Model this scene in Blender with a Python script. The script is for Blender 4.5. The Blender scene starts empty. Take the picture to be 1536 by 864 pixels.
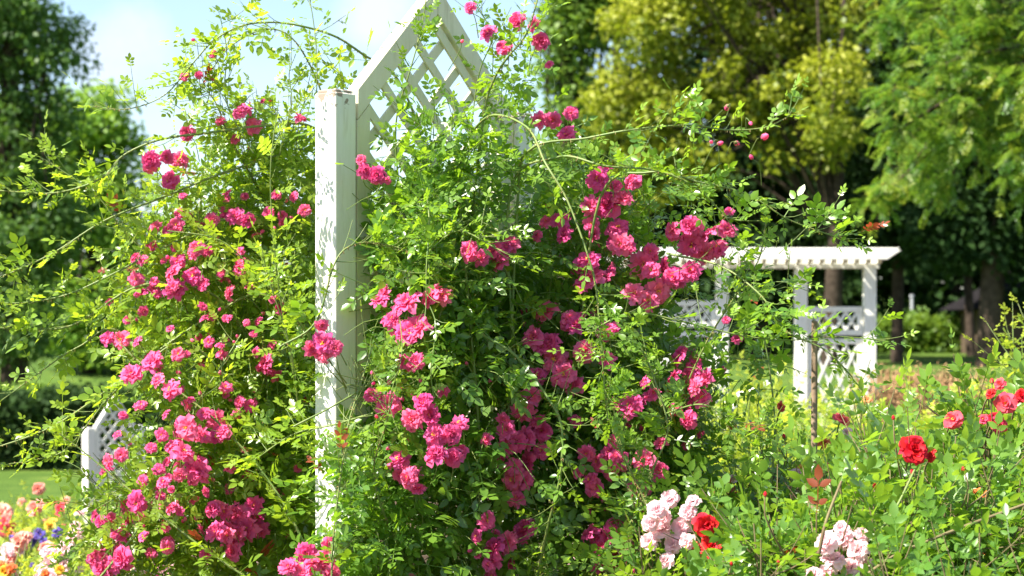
import bpy, math, random
import numpy as np
from mathutils import Vector, Matrix
PI = math.pi
rng = np.random.default_rng(11)
random.seed(5)
scene = bpy.context.scene
COL = scene.collection

# ------------------------------------------------------------------ camera
F = 3000.0                       # focal length in photo pixels (1536 wide)
EYE = 1.5
HOR = 495.0
cam_d = bpy.data.cameras.new('camera')
cam = bpy.data.objects.new('camera', cam_d); COL.objects.link(cam)
cam.location = (0, 0, EYE); cam.rotation_euler = (PI/2, 0, 0)
cam_d.sensor_width = 36; cam_d.lens = 36*F/1536
cam_d.shift_y = (HOR-432)/1536.0
cam_d.clip_start = 0.1; cam_d.clip_end = 3000
cam_d.dof.use_dof = True; cam_d.dof.focus_distance = 5.95; cam_d.dof.aperture_fstop = 5.0
scene.camera = cam

AZ = math.radians(-116); EL = math.radians(50)
SD = np.array([math.sin(AZ)*math.cos(EL), math.cos(AZ)*math.cos(EL), math.sin(EL)])
def P(px, py, d):
    return np.array([(px-768)/F*d, d, EYE-(py-HOR)/F*d])

def sstep(a, b, x):
    t = min(1, max(0, (x-a)/(b-a))); return t*t*(3-2*t)
LEFTP = [(0,0),(7,0),(12,-.75),(20,-2.0),(54,-2.0),(66,-.9),(90,.6),(150,2.5),(400,8),(1500,30)]
RIGHTP = [(0,0),(25,0),(40,.25),(50,.5),(76,.62),(120,1.2),(400,8),(1500,30)]
def prof(p, d):
    for (a, za), (b, zb) in zip(p[:-1], p[1:]):
        if d <= b: return za+(zb-za)*sstep(0, 1, (d-a)/(b-a))
    return p[-1][1]
def gz(x, d):
    w = sstep(0.6, 4.2, -x+0.0*d)
    return prof(LEFTP, d)*w+prof(RIGHTP, d)*(1-w)

# ------------------------------------------------------------------ materials
def newmat(name):
    m = bpy.data.materials.new(name); m.use_nodes = True
    nt = m.node_tree; nt.nodes.clear()
    out = nt.nodes.new('ShaderNodeOutputMaterial')
    return m, nt, out
def N(nt, t, **kw):
    n = nt.nodes.new('ShaderNode'+t)
    for k, v in kw.items():
        if k in ('operation','data_type','blend_type','attribute_name','noise_dimensions','feature','musgrave_type'): setattr(n, k, v)
        else: n.inputs[k.replace('_',' ')].default_value = v
    return n
def ramp(nt, fac, stops):
    r = nt.nodes.new('ShaderNodeValToRGB'); e = r.color_ramp.elements
    while len(e) > 1: e.remove(e[-1])
    e[0].position = stops[0][0]; e[0].color = (*stops[0][1], 1)
    for p, c in stops[1:]:
        x = e.new(p); x.color = (*c, 1)
    nt.links.new(fac, r.inputs[0]); return r
def leaf_mat(name, dark, mid, young, trans, tf=.42, rough=.38, spec=.5, red=None, patch=0.0, patchscale=.5):
    m, nt, out = newmat(name); L = nt.links.new
    geo = nt.nodes.new('ShaderNodeNewGeometry')
    age = N(nt, 'Attribute', attribute_name='age')
    r1 = ramp(nt, geo.outputs['Random Per Island'], [(0, dark), (.6, mid), (1, tuple(a*1.25 for a in mid))])
    mix = nt.nodes.new('ShaderNodeMix'); mix.data_type = 'RGBA'
    L(age.outputs['Fac'], mix.inputs['Factor']); L(r1.outputs[0], mix.inputs['A']); mix.inputs['B'].default_value = (*young, 1)
    col = mix.outputs['Result']
    pb = nt.nodes.new('ShaderNodeBsdfPrincipled'); pb.inputs['Roughness'].default_value = rough
    pb.inputs['Specular IOR Level'].default_value = spec
    tr = nt.nodes.new('ShaderNodeBsdfTranslucent')
    mt = nt.nodes.new('ShaderNodeMix'); mt.data_type = 'RGBA'
    L(age.outputs['Fac'], mt.inputs['Factor']); mt.inputs['A'].default_value = (*trans, 1)
    mt.inputs['B'].default_value = (min(1,trans[0]*1.5), min(1,trans[1]*1.25), trans[2]*1.3, 1)
    tcol = mt.outputs['Result']
    if red:
        lt = N(nt, 'Math', operation='LESS_THAN'); L(age.outputs['Fac'], lt.inputs[0]); lt.inputs[1].default_value = -.5
        m2 = nt.nodes.new('ShaderNodeMix'); m2.data_type = 'RGBA'; L(lt.outputs[0], m2.inputs['Factor'])
        L(col, m2.inputs['A']); m2.inputs['B'].default_value = (*red, 1); col = m2.outputs['Result']
        m3 = nt.nodes.new('ShaderNodeMix'); m3.data_type = 'RGBA'; L(lt.outputs[0], m3.inputs['Factor'])
        L(tcol, m3.inputs['A']); m3.inputs['B'].default_value = (red[0]*1.8, red[1]*1.3, red[2], 1); tcol = m3.outputs['Result']
    L(col, pb.inputs['Base Color']); L(tcol, tr.inputs['Color'])
    ms = nt.nodes.new('ShaderNodeMixShader'); ms.inputs[0].default_value = tf
    L(pb.outputs[0], ms.inputs[1]); L(tr.outputs[0], ms.inputs[2]); L(ms.outputs[0], out.inputs[0])
    return m
def plain(name, c, rough=.6, spec=.3, noise=None, scale=20, bump=0.0, c2=None):
    m, nt, out = newmat(name); L = nt.links.new
    pb = nt.nodes.new('ShaderNodeBsdfPrincipled'); pb.inputs['Roughness'].default_value = rough
    pb.inputs['Specular IOR Level'].default_value = spec
    pb.inputs['Base Color'].default_value = (*c, 1)
    if c2:
        tc = nt.nodes.new('ShaderNodeTexCoord'); n = N(nt, 'TexNoise', Scale=scale, Detail=6.0, Roughness=.6)
        L(tc.outputs['Object'], n.inputs['Vector'])
        r = ramp(nt, n.outputs[0], [(.32, c), (.68, c2)]); L(r.outputs[0], pb.inputs['Base Color'])
        if bump:
            b = N(nt, 'Bump', Strength=bump, Distance=.02); L(n.outputs[0], b.inputs['Height']); L(b.outputs[0], pb.inputs['Normal'])
    L(pb.outputs[0], out.inputs[0]); return m
def petal_mat(name, base, edge, tr=.35, hue=.02, val=.25):
    m, nt, out = newmat(name); L = nt.links.new
    at = N(nt, 'Attribute', attribute_name='age'); oi = nt.nodes.new('ShaderNodeObjectInfo')
    geo = nt.nodes.new('ShaderNodeNewGeometry')
    r = ramp(nt, at.outputs['Fac'], [(0, edge), (.35, base), (1, base)])
    hs = nt.nodes.new('ShaderNodeHueSaturation')
    add = N(nt, 'Math', operation='ADD'); L(oi.outputs['Random'], add.inputs[0]); L(geo.outputs['Random Per Island'], add.inputs[1])
    m1 = N(nt, 'Math', operation='MULTIPLY_ADD'); L(add.outputs[0], m1.inputs[0]); m1.inputs[1].default_value = hue; m1.inputs[2].default_value = .5-hue
    m2 = N(nt, 'Math', operation='MULTIPLY_ADD'); L(add.outputs[0], m2.inputs[0]); m2.inputs[1].default_value = val*.75; m2.inputs[2].default_value = 1.05-val*1.1
    m3_ = N(nt, 'Math', operation='MULTIPLY_ADD'); L(oi.outputs['Random'], m3_.inputs[0]); m3_.inputs[1].default_value = -.12 if hue > .015 else -.06; m3_.inputs[2].default_value = 1.0; L(m3_.outputs[0], hs.inputs['Saturation'])
    L(m1.outputs[0], hs.inputs['Hue']); L(m2.outputs[0], hs.inputs['Value']); L(r.outputs[0], hs.inputs['Color'])
    df = nt.nodes.new('ShaderNodeBsdfPrincipled'); df.inputs['Roughness'].default_value = .6; df.inputs['Specular IOR Level'].default_value = .2
    tl = nt.nodes.new('ShaderNodeBsdfTranslucent'); ms = nt.nodes.new('ShaderNodeMixShader'); ms.inputs[0].default_value = tr
    L(hs.outputs[0], df.inputs['Base Color']); L(hs.outputs[0], tl.inputs['Color'])
    L(df.outputs[0], ms.inputs[1]); L(tl.outputs[0], ms.inputs[2]); L(ms.outputs[0], out.inputs[0]); return m

M = {}
M['rose_leaf'] = leaf_mat('rose_leaf', (.038,.12,.020), (.080,.185,.026), (.24,.39,.04), (.31,.55,.022), .44, .30, .65, red=(.30,.07,.03))

M['rose_leaf_light'] = leaf_mat('rose_leaf_light', (.070,.165,.022), (.13,.25,.026), (.29,.41,.045), (.40,.61,.026), .48, .32, .6, red=(.30,.07,.03))
M['bush_leaf'] = leaf_mat('bush_leaf', (.043,.128,.026), (.090,.205,.032), (.23,.37,.045), (.32,.55,.03), .43, .33, .6, red=(.28,.07,.03))
M['bush_leaf_light'] = leaf_mat('bush_leaf_light', (.16,.28,.03), (.24,.36,.035), (.38,.44,.05), (.55,.70,.05), .48, .45, .4, red=(.30,.08,.03))
M['shade_leaf'] = leaf_mat('shade_dark_leaf', (.008,.024,.007), (.016,.04,.010), (.035,.075,.014), (.025,.06,.008), .2, .7, .12)  # near-black colour paints in the deep shade these plants stand in
M['willow'] = leaf_mat('willow_leaf', (.035,.09,.025), (.065,.14,.03), (.13,.23,.04), (.15,.30,.03), .36, .5, .3)
M['round'] = leaf_mat('round_tree_leaf', (.05,.14,.022), (.11,.22,.03), (.24,.38,.04), (.28,.50,.03), .40, .5, .3)
M['maple'] = leaf_mat('yellowing_leaf', (.04,.08,.010), (.12,.18,.015), (.48,.48,.04), (.32,.42,.022), .36, .5, .35)
M['locust'] = leaf_mat('feathery_leaf', (.025,.09,.015), (.08,.19,.022), (.42,.42,.03), (.25,.44,.03), .40, .45, .4)
M['hedge'] = leaf_mat('hedge_leaf', (.06,.13,.02), (.10,.19,.03), (.2,.3,.03), (.22,.38,.03), .35, .5, .3)
M['stem'] = plain('green_cane', (.11,.19,.04), .5, .4, c2=(.21,.25,.07), scale=14)
M['stem_red'] = plain('reddish_stem', (.28,.16,.06), .5, .4, c2=(.30,.26,.08), scale=9)
M['cane_old'] = plain('woody_cane', (.16,.10,.06), .7, .2, c2=(.22,.20,.09), scale=11)
M['bark'] = plain('bark', (.03,.022,.016), .9, .1, c2=(.075,.056,.042), scale=6, bump=.6)
M['pink'] = petal_mat('pink_petal', (.98,.125,.375), (.98,.50,.44), .46, .022, .22)
M['pink_pale'] = petal_mat('pale_pink_petal', (.98,.72,.75), (.98,.58,.58), .50, .01, .05)
M['red'] = petal_mat('red_petal', (.80,.008,.02), (.70,.01,.02), .3, .01, .25)
M['coralred'] = petal_mat('coral_petal', (.90,.07,.10), (.95,.30,.25), .3, .02, .2)
M['orange'] = petal_mat('orange_petal', (.90,.22,.04), (.95,.42,.06), .3, .02, .2)
M['yellow'] = petal_mat('yellow_petal', (.92,.55,.04), (.93,.42,.03), .3, .01, .15)
M['peach'] = petal_mat('peach_petal', (.93,.42,.33), (.94,.55,.38), .3, .01, .15)
M['purple'] = petal_mat('purple_petal', (.16,.10,.45), (.25,.18,.55), .3, .02, .2)
M['white'] = petal_mat('white_petal', (.85,.85,.78), (.85,.8,.6), .3, .01, .1)
M['stamen'] = plain('stamen', (.85,.50,.06), .7, .1, c2=(.9,.34,.05), scale=60)
M['sepal'] = plain('sepal', (.12,.2,.05), .6, .3, c2=(.24,.14,.06), scale=30)
M['dry'] = plain('dry_stem', (.30,.17,.08), .9, .1, c2=(.42,.28,.14), scale=5)
M['stake'] = plain('stake_wood', (.20,.13,.085), .85, .15, c2=(.34,.25,.18), scale=9, bump=.4)

def paint_mat(name, chips=True):
    m, nt, out = newmat(name); L = nt.links.new
    tc = nt.nodes.new('ShaderNodeTexCoord'); pb = nt.nodes.new('ShaderNodeBsdfPrincipled')
    pb.inputs['Roughness'].default_value = .5; pb.inputs['Specular IOR Level'].default_value = .35
    mp = nt.nodes.new('ShaderNodeMapping'); mp.inputs['Scale'].default_value = (9, 9, 1.2); L(tc.outputs['Object'], mp.inputs[0])
    n1 = N(nt, 'TexNoise', Scale=5.0, Detail=7.0, Roughness=.65); L(mp.outputs[0], n1.inputs['Vector'])
    cr_ = (.93,.89,.78) if 'cream' in name else (1,1,1)  # cream tint paints the shade of the panel front into its white
    base = ramp(nt, n1.outputs[0], [(p_, tuple(a*b for a, b in zip(c_, cr_))) for p_, c_ in [(.25, (.60,.58,.46)), (.45, (.76,.75,.66)), (.75, (.82,.81,.75))]])
    col = base.outputs[0]
    if chips:
        sx = nt.nodes.new('ShaderNodeSeparateXYZ'); L(tc.outputs['Object'], sx.inputs[0])
        n2 = N(nt, 'TexNoise', Scale=26.0, Detail=5.0, Roughness=.6); L(tc.outputs['Object'], n2.inputs['Vector'])
        mr = nt.nodes.new('ShaderNodeMapRange'); L(sx.outputs[2], mr.inputs['Value'])
        mr.inputs['From Min'].default_value = -.10; mr.inputs['From Max'].default_value = 0
        mr.inputs['To Min'].default_value = 0; mr.inputs['To Max'].default_value = .30
        ad = N(nt, 'Math', operation='ADD'); L(n2.outputs[0], ad.inputs[0]); L(mr.outputs[0], ad.inputs[1])
        r = ramp(nt, ad.outputs[0], [(.735, (0,0,0)), (.76, (1,1,1))])
        mx = nt.nodes.new('ShaderNodeMix'); mx.data_type = 'RGBA'; L(r.outputs[0], mx.inputs['Factor'])
        L(col, mx.inputs['A']); mx.inputs['B'].default_value = (.30,.24,.19,1); col = mx.outputs['Result']
    L(col, pb.inputs['Base Color'])
    b = N(nt, 'Bump', Strength=.25, Distance=.004); L(n1.outputs[0], b.inputs['Height']); L(b.outputs[0], pb.inputs['Normal'])
    L(pb.outputs[0], out.inputs[0]); return m
M['paint'] = paint_mat('weathered_white_paint'); M['board'] = paint_mat('cream_white_paint', False); M['paint2'] = paint_mat('white_paint', False)

# ------------------------------------------------------------------ mesh helpers
def tag(o, label=None, cat=None, group=None, kind=None):
    if label: o['label'] = label
    if cat: o['category'] = cat
    if group: o['group'] = group
    if kind: o['kind'] = kind
    return o
def empty(name, loc, label, cat, group=None):
    o = bpy.data.objects.new(name, None); COL.objects.link(o); o.location = loc; o.empty_display_size = .2
    return tag(o, label, cat, group)
def mesh_np(name, V, quads=None, tris=None, age=None, mats=(), midx=None, smooth=False):
    me = bpy.data.meshes.new(name)
    nq = 0 if quads is None else len(quads); nt_ = 0 if tris is None else len(tris)
    loops = np.concatenate([np.asarray(a, dtype=np.int32).ravel() for a in (quads, tris) if a is not None and len(a)])
    starts = np.concatenate([np.arange(nq)*4, nq*4+np.arange(nt_)*3]).astype(np.int32)
    me.vertices.add(len(V)); me.vertices.foreach_set('co', np.asarray(V, dtype=np.float32).ravel())
    me.loops.add(len(loops)); me.loops.foreach_set('vertex_index', loops)
    me.polygons.add(nq+nt_); me.polygons.foreach_set('loop_start', starts)
    if midx is not None: me.polygons.foreach_set('material_index', np.asarray(midx, dtype=np.int32))
    me.update(calc_edges=True)
    me.polygons.foreach_set('use_smooth', np.full(nq+nt_, smooth, dtype=bool))
    if age is not None:
        a = me.attributes.new('age', 'FLOAT', 'POINT'); a.data.foreach_set('value', np.asarray(age, dtype=np.float32))
    for m in mats: me.materials.append(m)
    return me
def link(name, me, parent=None, loc=None):
    o = bpy.data.objects.new(name, me); COL.objects.link(o)
    if parent is not None: o.parent = parent
    if loc is not None: o.location = loc
    return o
def norm(v):
    v = np.asarray(v, float); n = np.linalg.norm(v, axis=-1, keepdims=True); return v/np.maximum(n, 1e-9)

class Geo:
    """boxes and free polygons collected into one mesh"""
    def __init__(s): s.v = []; s.q = []
    def hexa(s, c8):
        b = len(s.v); s.v += [tuple(c) for c in c8]
        for f in ((0,3,2,1),(4,5,6,7),(0,1,5,4),(1,2,6,5),(2,3,7,6),(3,0,4,7)): s.q.append(tuple(b+i for i in f))
    def box(s, lo, hi):
        x0,y0,z0 = lo; x1,y1,z1 = hi
        s.hexa([(x0,y0,z0),(x1,y0,z0),(x1,y1,z0),(x0,y1,z0),(x0,y0,z1),(x1,y0,z1),(x1,y1,z1),(x0,y1,z1)])
    def bar(s, a, b, w, y0, y1):
        """bar between 2 points of the local xz plane, width w, thickness y0..y1"""
        a = np.array(a, float); b = np.array(b, float); d = norm(b-a); p = np.array([-d[1], d[0]])*w/2
        c = [a-p, b-p, b+p, a+p]
        s.hexa([(q[0], y0, q[1]) for q in c]+[(q[0], y1, q[1]) for q in c])
    def poly(s, pts, y0, y1):
        s.hexa([(q[0], y0, q[1]) for q in pts]+[(q[0], y1, q[1]) for q in pts])
    def obj(s, name, mat, parent=None, bevel=.002):
        me = mesh_np(name, np.array(s.v), np.array(s.q), mats=(mat,))
        import bmesh
        bm = bmesh.new(); bm.from_mesh(me); bmesh.ops.recalc_face_normals(bm, faces=bm.faces[:])
        if bevel: bmesh.ops.bevel(bm, geom=bm.edges[:], offset=bevel, segments=1, affect='EDGES')
        bm.to_mesh(me); bm.free()
        return link(name, me, parent)

class Tubes:
    def __init__(s): s.V = []; s.Q = []; s.n = 0
    def add(s, pts, r0, r1, sides=5):
        pts = np.asarray(pts, float); k = len(pts)
        t = norm(np.gradient(pts, axis=0)); ref = np.array([.3,.2,.93]) if abs(t[0][2]) < .9 else np.array([1,.1,0])
        a = norm(np.cross(t, ref)); b = np.cross(t, a)
        r = np.linspace(r0, r1, k)[:, None, None]
        ang = np.arange(sides)/sides*2*PI
        ring = pts[:, None, :]+r*(a[:, None, :]*np.cos(ang)[None, :, None]+b[:, None, :]*np.sin(ang)[None, :, None])
        s.V.append(ring.reshape(-1, 3))
        i = np.arange(k-1)[:, None]*sides; j = np.arange(sides)[None, :]; jn = (j+1) % sides
        s.Q.append(np.stack([i+j, i+jn, i+sides+jn, i+sides+j], -1).reshape(-1, 4)+s.n); s.n += k*sides
    def obj(s, name, mat, parent=None, origin=None):
        if not s.V: return None
        V = np.concatenate(s.V)
        if origin is not None: V = V-origin
        return link(name, mesh_np(name, V, np.concatenate(s.Q), mats=(mat,), smooth=True), parent)

def curve(pts, n):
    """Catmull-Rom through pts, n samples"""
    p = np.asarray(pts, float); p = np.vstack([2*p[0]-p[1], p, 2*p[-1]-p[-2]])
    seg = len(p)-3; out = []
    for u in np.linspace(0, seg-1e-6, n):
        i = int(u); t = u-i; a, b, c, d = p[i:i+4]
        out.append(.5*((2*b)+(-a+c)*t+(2*a-5*b+4*c-d)*t*t+(-a+3*b-3*c+d)*t**3))
    return np.array(out)

# ------------------------------------------------------------------ leaves
def leaflet(p, d, L, W, fold=.18, curl=.2, twist=0.):
    """returns 8 verts in the local frame (x side, y along, z up)"""
    d = np.array([d[0], d[1], 0.]); d /= np.linalg.norm(d); s = np.array([d[1], -d[0], 0.]); z = np.array([0,0,1.])
    s = s*math.cos(twist)+z*math.sin(twist)
    nn = np.cross(s, d)
    f = lambda a, b: np.array(p)+d*a*L+s*b*W+nn*(abs(b)*fold*W-curl*a*a*L)
    return [f(0,0), f(.30,-.46), f(.66,-.42), f(1,0), f(.66,.42), f(.30,.46), f(.33,0), f(.68,0)]
LQ = [(1,2,7,6),(6,7,4,5)]; LT = [(0,1,6),(2,3,7),(7,3,4),(0,6,5)]
def template(nl, seed, wide=.58, droop=.18, rich=True):
    r = np.random.default_rng(seed); V = []; Q = []; T = []
    pairs = (nl-1)//2
    def zz(y): return -droop*y*y
    spots = [((0, .80 if pairs < 4 else .92, zz(.8)), (r.normal(0,.12), 1), .40 if pairs < 4 else .2)]
    for k in range(pairs):
        y = (.26+.42*k/max(1,pairs-1)) if pairs < 4 else .15+.75*k/(pairs-1)
        for sg in (-1, 1):
            L = (.31+.05*k-.03*(pairs==3)) if pairs < 4 else .24*(.8+.4*math.sin(PI*(k+.5)/pairs))
            spots.append(((0, y+r.normal(0,.02), zz(y)), (sg*math.sin(1.05), math.cos(1.05+r.normal(0,.10))), L*(1+r.normal(0,.08))))
    for (p, d, L) in spots:
        b = len(V)
        if rich:
            V += leaflet(p, d, L, L*wide*(1+r.normal(0,.08)), .20+r.normal(0,.08), .14+r.normal(0,.10), r.normal(0,.22))
            Q += [tuple(b+i for i in f) for f in LQ]; T += [tuple(b+i for i in f) for f in LT]
        else:
            l8 = leaflet(p, d, L, L*wide, .3, .2, r.normal(0,.3))
            V += [l8[0], (l8[1]+l8[2])/2, l8[3], (l8[4]+l8[5])/2]; Q.append((b, b+1, b+2, b+3))
    b = len(V); w = .012
    ys = [0, .42, .82]
    for y in ys: V += [np.array([-w, y, zz(y)-.004]), np.array([w, y, zz(y)-.004])]
    Q += [(b, b+1, b+3, b+2), (b+2, b+3, b+5, b+4)]
    return np.array(V), np.array(Q), np.array(T) if T else np.zeros((0,3), int)
TPL = [template(5, s) for s in range(3)]+[template(7, s+10) for s in range(2)]
TPL_FAR = [template(5, s, rich=False, wide=.62) for s in range(3)]
TPL_LOC = [template(13, s, rich=False, wide=.5, droop=.3) for s in range(3)]
def _single(seed):
    r = np.random.default_rng(seed)
    return (np.array([(0,0,0),(-.36,.5,.10),(0,1,-.12),(.36,.5,.10)])*(1+r.normal(0,.05)), np.array([(0,1,2,3)]), np.zeros((0,3), int))
TPL_ONE = [_single(s) for s in range(2)]

class Leaves:
    def __init__(s, tpl): s.tpl = tpl; s.p = []; s.a = []; s.n = []; s.s = []; s.g = []
    def add(s, p, a, n, sc, age):
        s.p.append(p); s.a.append(a); s.n.append(n); s.s.append(sc); s.g.append(age)
    def addn(s, p, a, n, sc, age):
        s.p.extend(p); s.a.extend(a); s.n.extend(n); s.s.extend(sc); s.g.extend(age)
    def obj(s, name, mat, parent=None, origin=None, keep=None):
        p = np.array(s.p); a = norm(np.array(s.a)); n = np.array(s.n); sc = np.array(s.s); g = np.array(s.g)
        if keep is not None:
            k = keep(p+a*sc[:, None]*.5); p, a, n, sc, g = p[k], a[k], n[k], sc[k], g[k]
        if origin is not None: p = p-origin
        n = n-(n*a).sum(1)[:, None]*a; n = norm(n); x = np.cross(a, n)
        which = rng.integers(0, len(s.tpl), len(p))
        VV = []; QQ = []; TT = []; AA = []; off = 0
        for w, (tv, tq, tt) in enumerate(s.tpl):
            m = which == w; k = int(m.sum())
            if not k: continue
            v = (x[m][:, None, :]*tv[None, :, 0:1]+a[m][:, None, :]*tv[None, :, 1:2]+n[m][:, None, :]*tv[None, :, 2:3])*sc[m][:, None, None]+p[m][:, None, :]
            VV.append(v.reshape(-1, 3)); base = off+np.arange(k)[:, None, None]*len(tv)
            QQ.append((tq[None]+base).reshape(-1, 4))
            if len(tt): TT.append((tt[None]+base).reshape(-1, 3))
            AA.append(np.repeat(g[m], len(tv))); off += k*len(tv)
        me = mesh_np(name, np.concatenate(VV), np.concatenate(QQ), np.concatenate(TT) if TT else None, age=np.concatenate(AA), mats=(mat,), smooth=True)
        return link(name, me, parent)

UP = np.array([0,0,1.])
def rv(s=1.): return rng.normal(0, s, 3)
def leafy(path, lv, step, size, out=None, age0=.1, age1=.8, t0=0., upw=1., jit=.5, red=.0, end=True, face=None):
    """alternate compound leaves along a path"""
    path = np.asarray(path); seg = np.linalg.norm(np.diff(path, axis=0), axis=1); L = seg.sum(); cum = np.concatenate([[0], np.cumsum(seg)])
    k = max(1, int(L*(1-t0)/step)); ph = rng.uniform(0, 6.3)
    for i in range(k+1):
        u = t0+(1-t0)*(i+rng.uniform(-.2,.2))/max(1,k); u = min(1, max(0, u)); q = u*L
        pt = np.array([np.interp(q, cum, path[:, c]) for c in range(3)])
        j = min(len(path)-2, int(np.searchsorted(cum, q, side='right')-1)); t = norm(path[j+1]-path[j])
        ph += 2.4+rng.normal(0,.3)
        a1 = norm(np.cross(t, UP+.01)); b1 = np.cross(a1, t)
        side = a1*math.cos(ph)+b1*math.sin(ph)*.6
        axis = t*.55+side+rv(.2)
        if end and i == k: axis = t+rv(.15)
        nn = UP*upw+rv(jit)+(face if face is not None else 0)
        if out is not None: nn = nn+out
        ag = age0+(age1-age0)*u**2+rng.normal(0,.08); ag = min(1, max(0, ag))
        if rng.random() < red: ag = -1.
        lv.add(pt, norm(axis), nn, size*rng.uniform(.65,1.2)*(1-.35*u*(age1>.5)), ag)

# ------------------------------------------------------------------ flowers
def bloom_mesh(name, rings, mats, seed, center=.09, ruff=.05, cup=.25):
    r = np.random.default_rng(seed); V = []; Q = []; A = []; MI = []
    for (n, tilt, L, W) in rings:
        ph = r.uniform(0, 6.3)
        for i in range(n):
            az = ph+2*PI*i/n+r.normal(0,.12); tl = math.radians(tilt+r.normal(0,7)); LL = L*(1+r.normal(0,.08))
            rad = np.array([math.cos(az), math.sin(az), 0]); sd = np.array([-math.sin(az), math.cos(az), 0]); z = np.array([0,0,1.])
            b = len(V)
            for si, s in enumerate((0.05, .4, .75, 1.)):
                tt = tl*(.75+.45*s)          # tilt from the flower axis grows outward
                c = (rad*math.sin(tt)+z*math.cos(tt))*LL*s+rad*.02
                w = W*(.35, .85, 1.05, .72)[si]
                for wi in (-1, -.35, .35, 1):
                    q = c+sd*wi*w/2*(1+r.normal(0,.05))+(z*math.sin(tt)-rad*math.cos(tt))*(wi*wi*cup*w*.5)
                    if si == 3: q = q-rad*abs(wi)*LL*.10
                    q = q+r.normal(0, ruff*LL*(0,.3,.7,1.)[si], 3)*.6
                    V.append(q); A.append(s)
            for si in range(3):
                for wi in range(3): Q.append((b+si*4+wi, b+si*4+wi+1, b+si*4+5+wi, b+si*4+4+wi)); MI.append(0)
    if center:
        for i in range(9):
            az = r.uniform(0, 6.3); rr = center*r.uniform(.2,1); h = .10+r.uniform(0,.05); b = len(V); c = np.array([rr*math.cos(az), rr*math.sin(az), h]); e = .022
            for dx, dy in ((-1,-1),(1,-1),(1,1),(-1,1)): V.append(c+np.array([dx*e, dy*e, .02*r.normal()])); A.append(0)
            Q.append((b,b+1,b+2,b+3)); MI.append(1)
    b = len(V)                               # calyx under the flower
    for i in range(5):
        az = 2*PI*i/5
        V += [np.array([.06*math.cos(az), .06*math.sin(az), -.06]), np.array([.22*math.cos(az+.5), .22*math.sin(az+.5), -.02])]; A += [0,0]
    for i in range(5): Q.append((b+2*i, b+(2*i+2)%10, b+(2*i+1), b+2*i+1)) if False else None
    c0 = len(V); V.append(np.array([0,0,-.16])); A.append(0)
    T = [(c0, b+2*i, b+(2*i+2) % 10) for i in range(5)]+[(b+2*i, b+2*i+1, b+(2*i+2) % 10) for i in range(5)]
    V = np.array(V); Q = np.array(Q); T = np.array(T)
    me = mesh_np(name, V, Q, T, age=A, mats=mats, midx=MI+[2]*len(T), smooth=True)
    return dict(me=me, V=V, Q=Q, T=T, A=np.array(A), MI=np.array(MI+[2]*len(T)), mats=mats)
def bud_mesh(name, mats):
    V = []; Q = []; MI = []; A = []
    prof_ = [(-.55,.0),(-.5,.12),(-.3,.26),(-.05,.34),(.25,.30),(.48,.14),(.58,.02)]; S = 7
    for z, r_ in prof_:
        for i in range(S): az = 2*PI*i/S+z*.8; V.append((r_*math.cos(az), r_*math.sin(az), z)); A.append(.5+z*.5)
    for k in range(len(prof_)-1):
        for i in range(S): Q.append((k*S+i, k*S+(i+1)%S, (k+1)*S+(i+1)%S, (k+1)*S+i)); MI.append(1 if k < 2 else 0)
    b = len(V)
    T = []
    for i in range(5):
        az = 2*PI*i/5; b = len(V)
        V += [(.30*math.cos(az-.4), .30*math.sin(az-.4), -.25), (.30*math.cos(az+.4), .30*math.sin(az+.4), -.25), (.42*math.cos(az), .42*math.sin(az), .12)]; A += [0]*3
        T.append((b,b+1,b+2)); MI.append(1)
    V = np.array(V); Q = np.array(Q); T = np.array(T)
    return dict(me=mesh_np(name, V, Q, T, age=A, mats=mats, midx=MI, smooth=True), V=V, Q=Q, T=T, A=np.array(A), MI=np.array(MI), mats=mats)
CL = [(9,80,.50,.32),(9,66,.44,.28),(8,50,.37,.25),(7,34,.30,.2),(4,18,.2,.15)]
CL2 = [(9,85,.50,.34),(9,72,.44,.30),(8,55,.34,.24),(5,38,.24,.16)]
FULL = [(8,84,.50,.40),(8,68,.46,.36),(7,52,.42,.32),(6,36,.38,.27),(5,20,.33,.22),(3,8,.28,.16)]
BIG = [(6,84,.52,.52),(6,68,.44,.46),(5,48,.36,.38),(4,26,.28,.30)]
def kinds(key, rings, n, **kw):
    return [bloom_mesh(key+'_bloom', rings[i % len(rings)], (M[key], M['stamen'], M['sepal']), 50+i*7+len(key), **kw) for i in range(n)]
B = {
 'pink': kinds('pink', [CL, CL2, CL, FULL], 7, ruff=.15, center=.10),
 'pink_pale': kinds('pink_pale', [FULL], 4, ruff=.10, center=0),
 'red': kinds('red', [BIG, FULL], 3, ruff=.08, center=0),
 'coralred': kinds('coralred', [BIG, CL], 3, ruff=.09, center=.07),
 'orange': kinds('orange', [CL], 2, ruff=.1), 'yellow': kinds('yellow', [FULL], 2, ruff=.08, center=0),
 'peach': kinds('peach', [FULL], 2, ruff=.08, center=0), 'purple': kinds('purple', [CL], 2, ruff=.1), 'white': kinds('white', [CL2], 2, ruff=.1),
}
BUD = {k: bud_mesh(k+'_bud', (M[k], M['sepal'])) for k in ('pink','red')}

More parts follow.
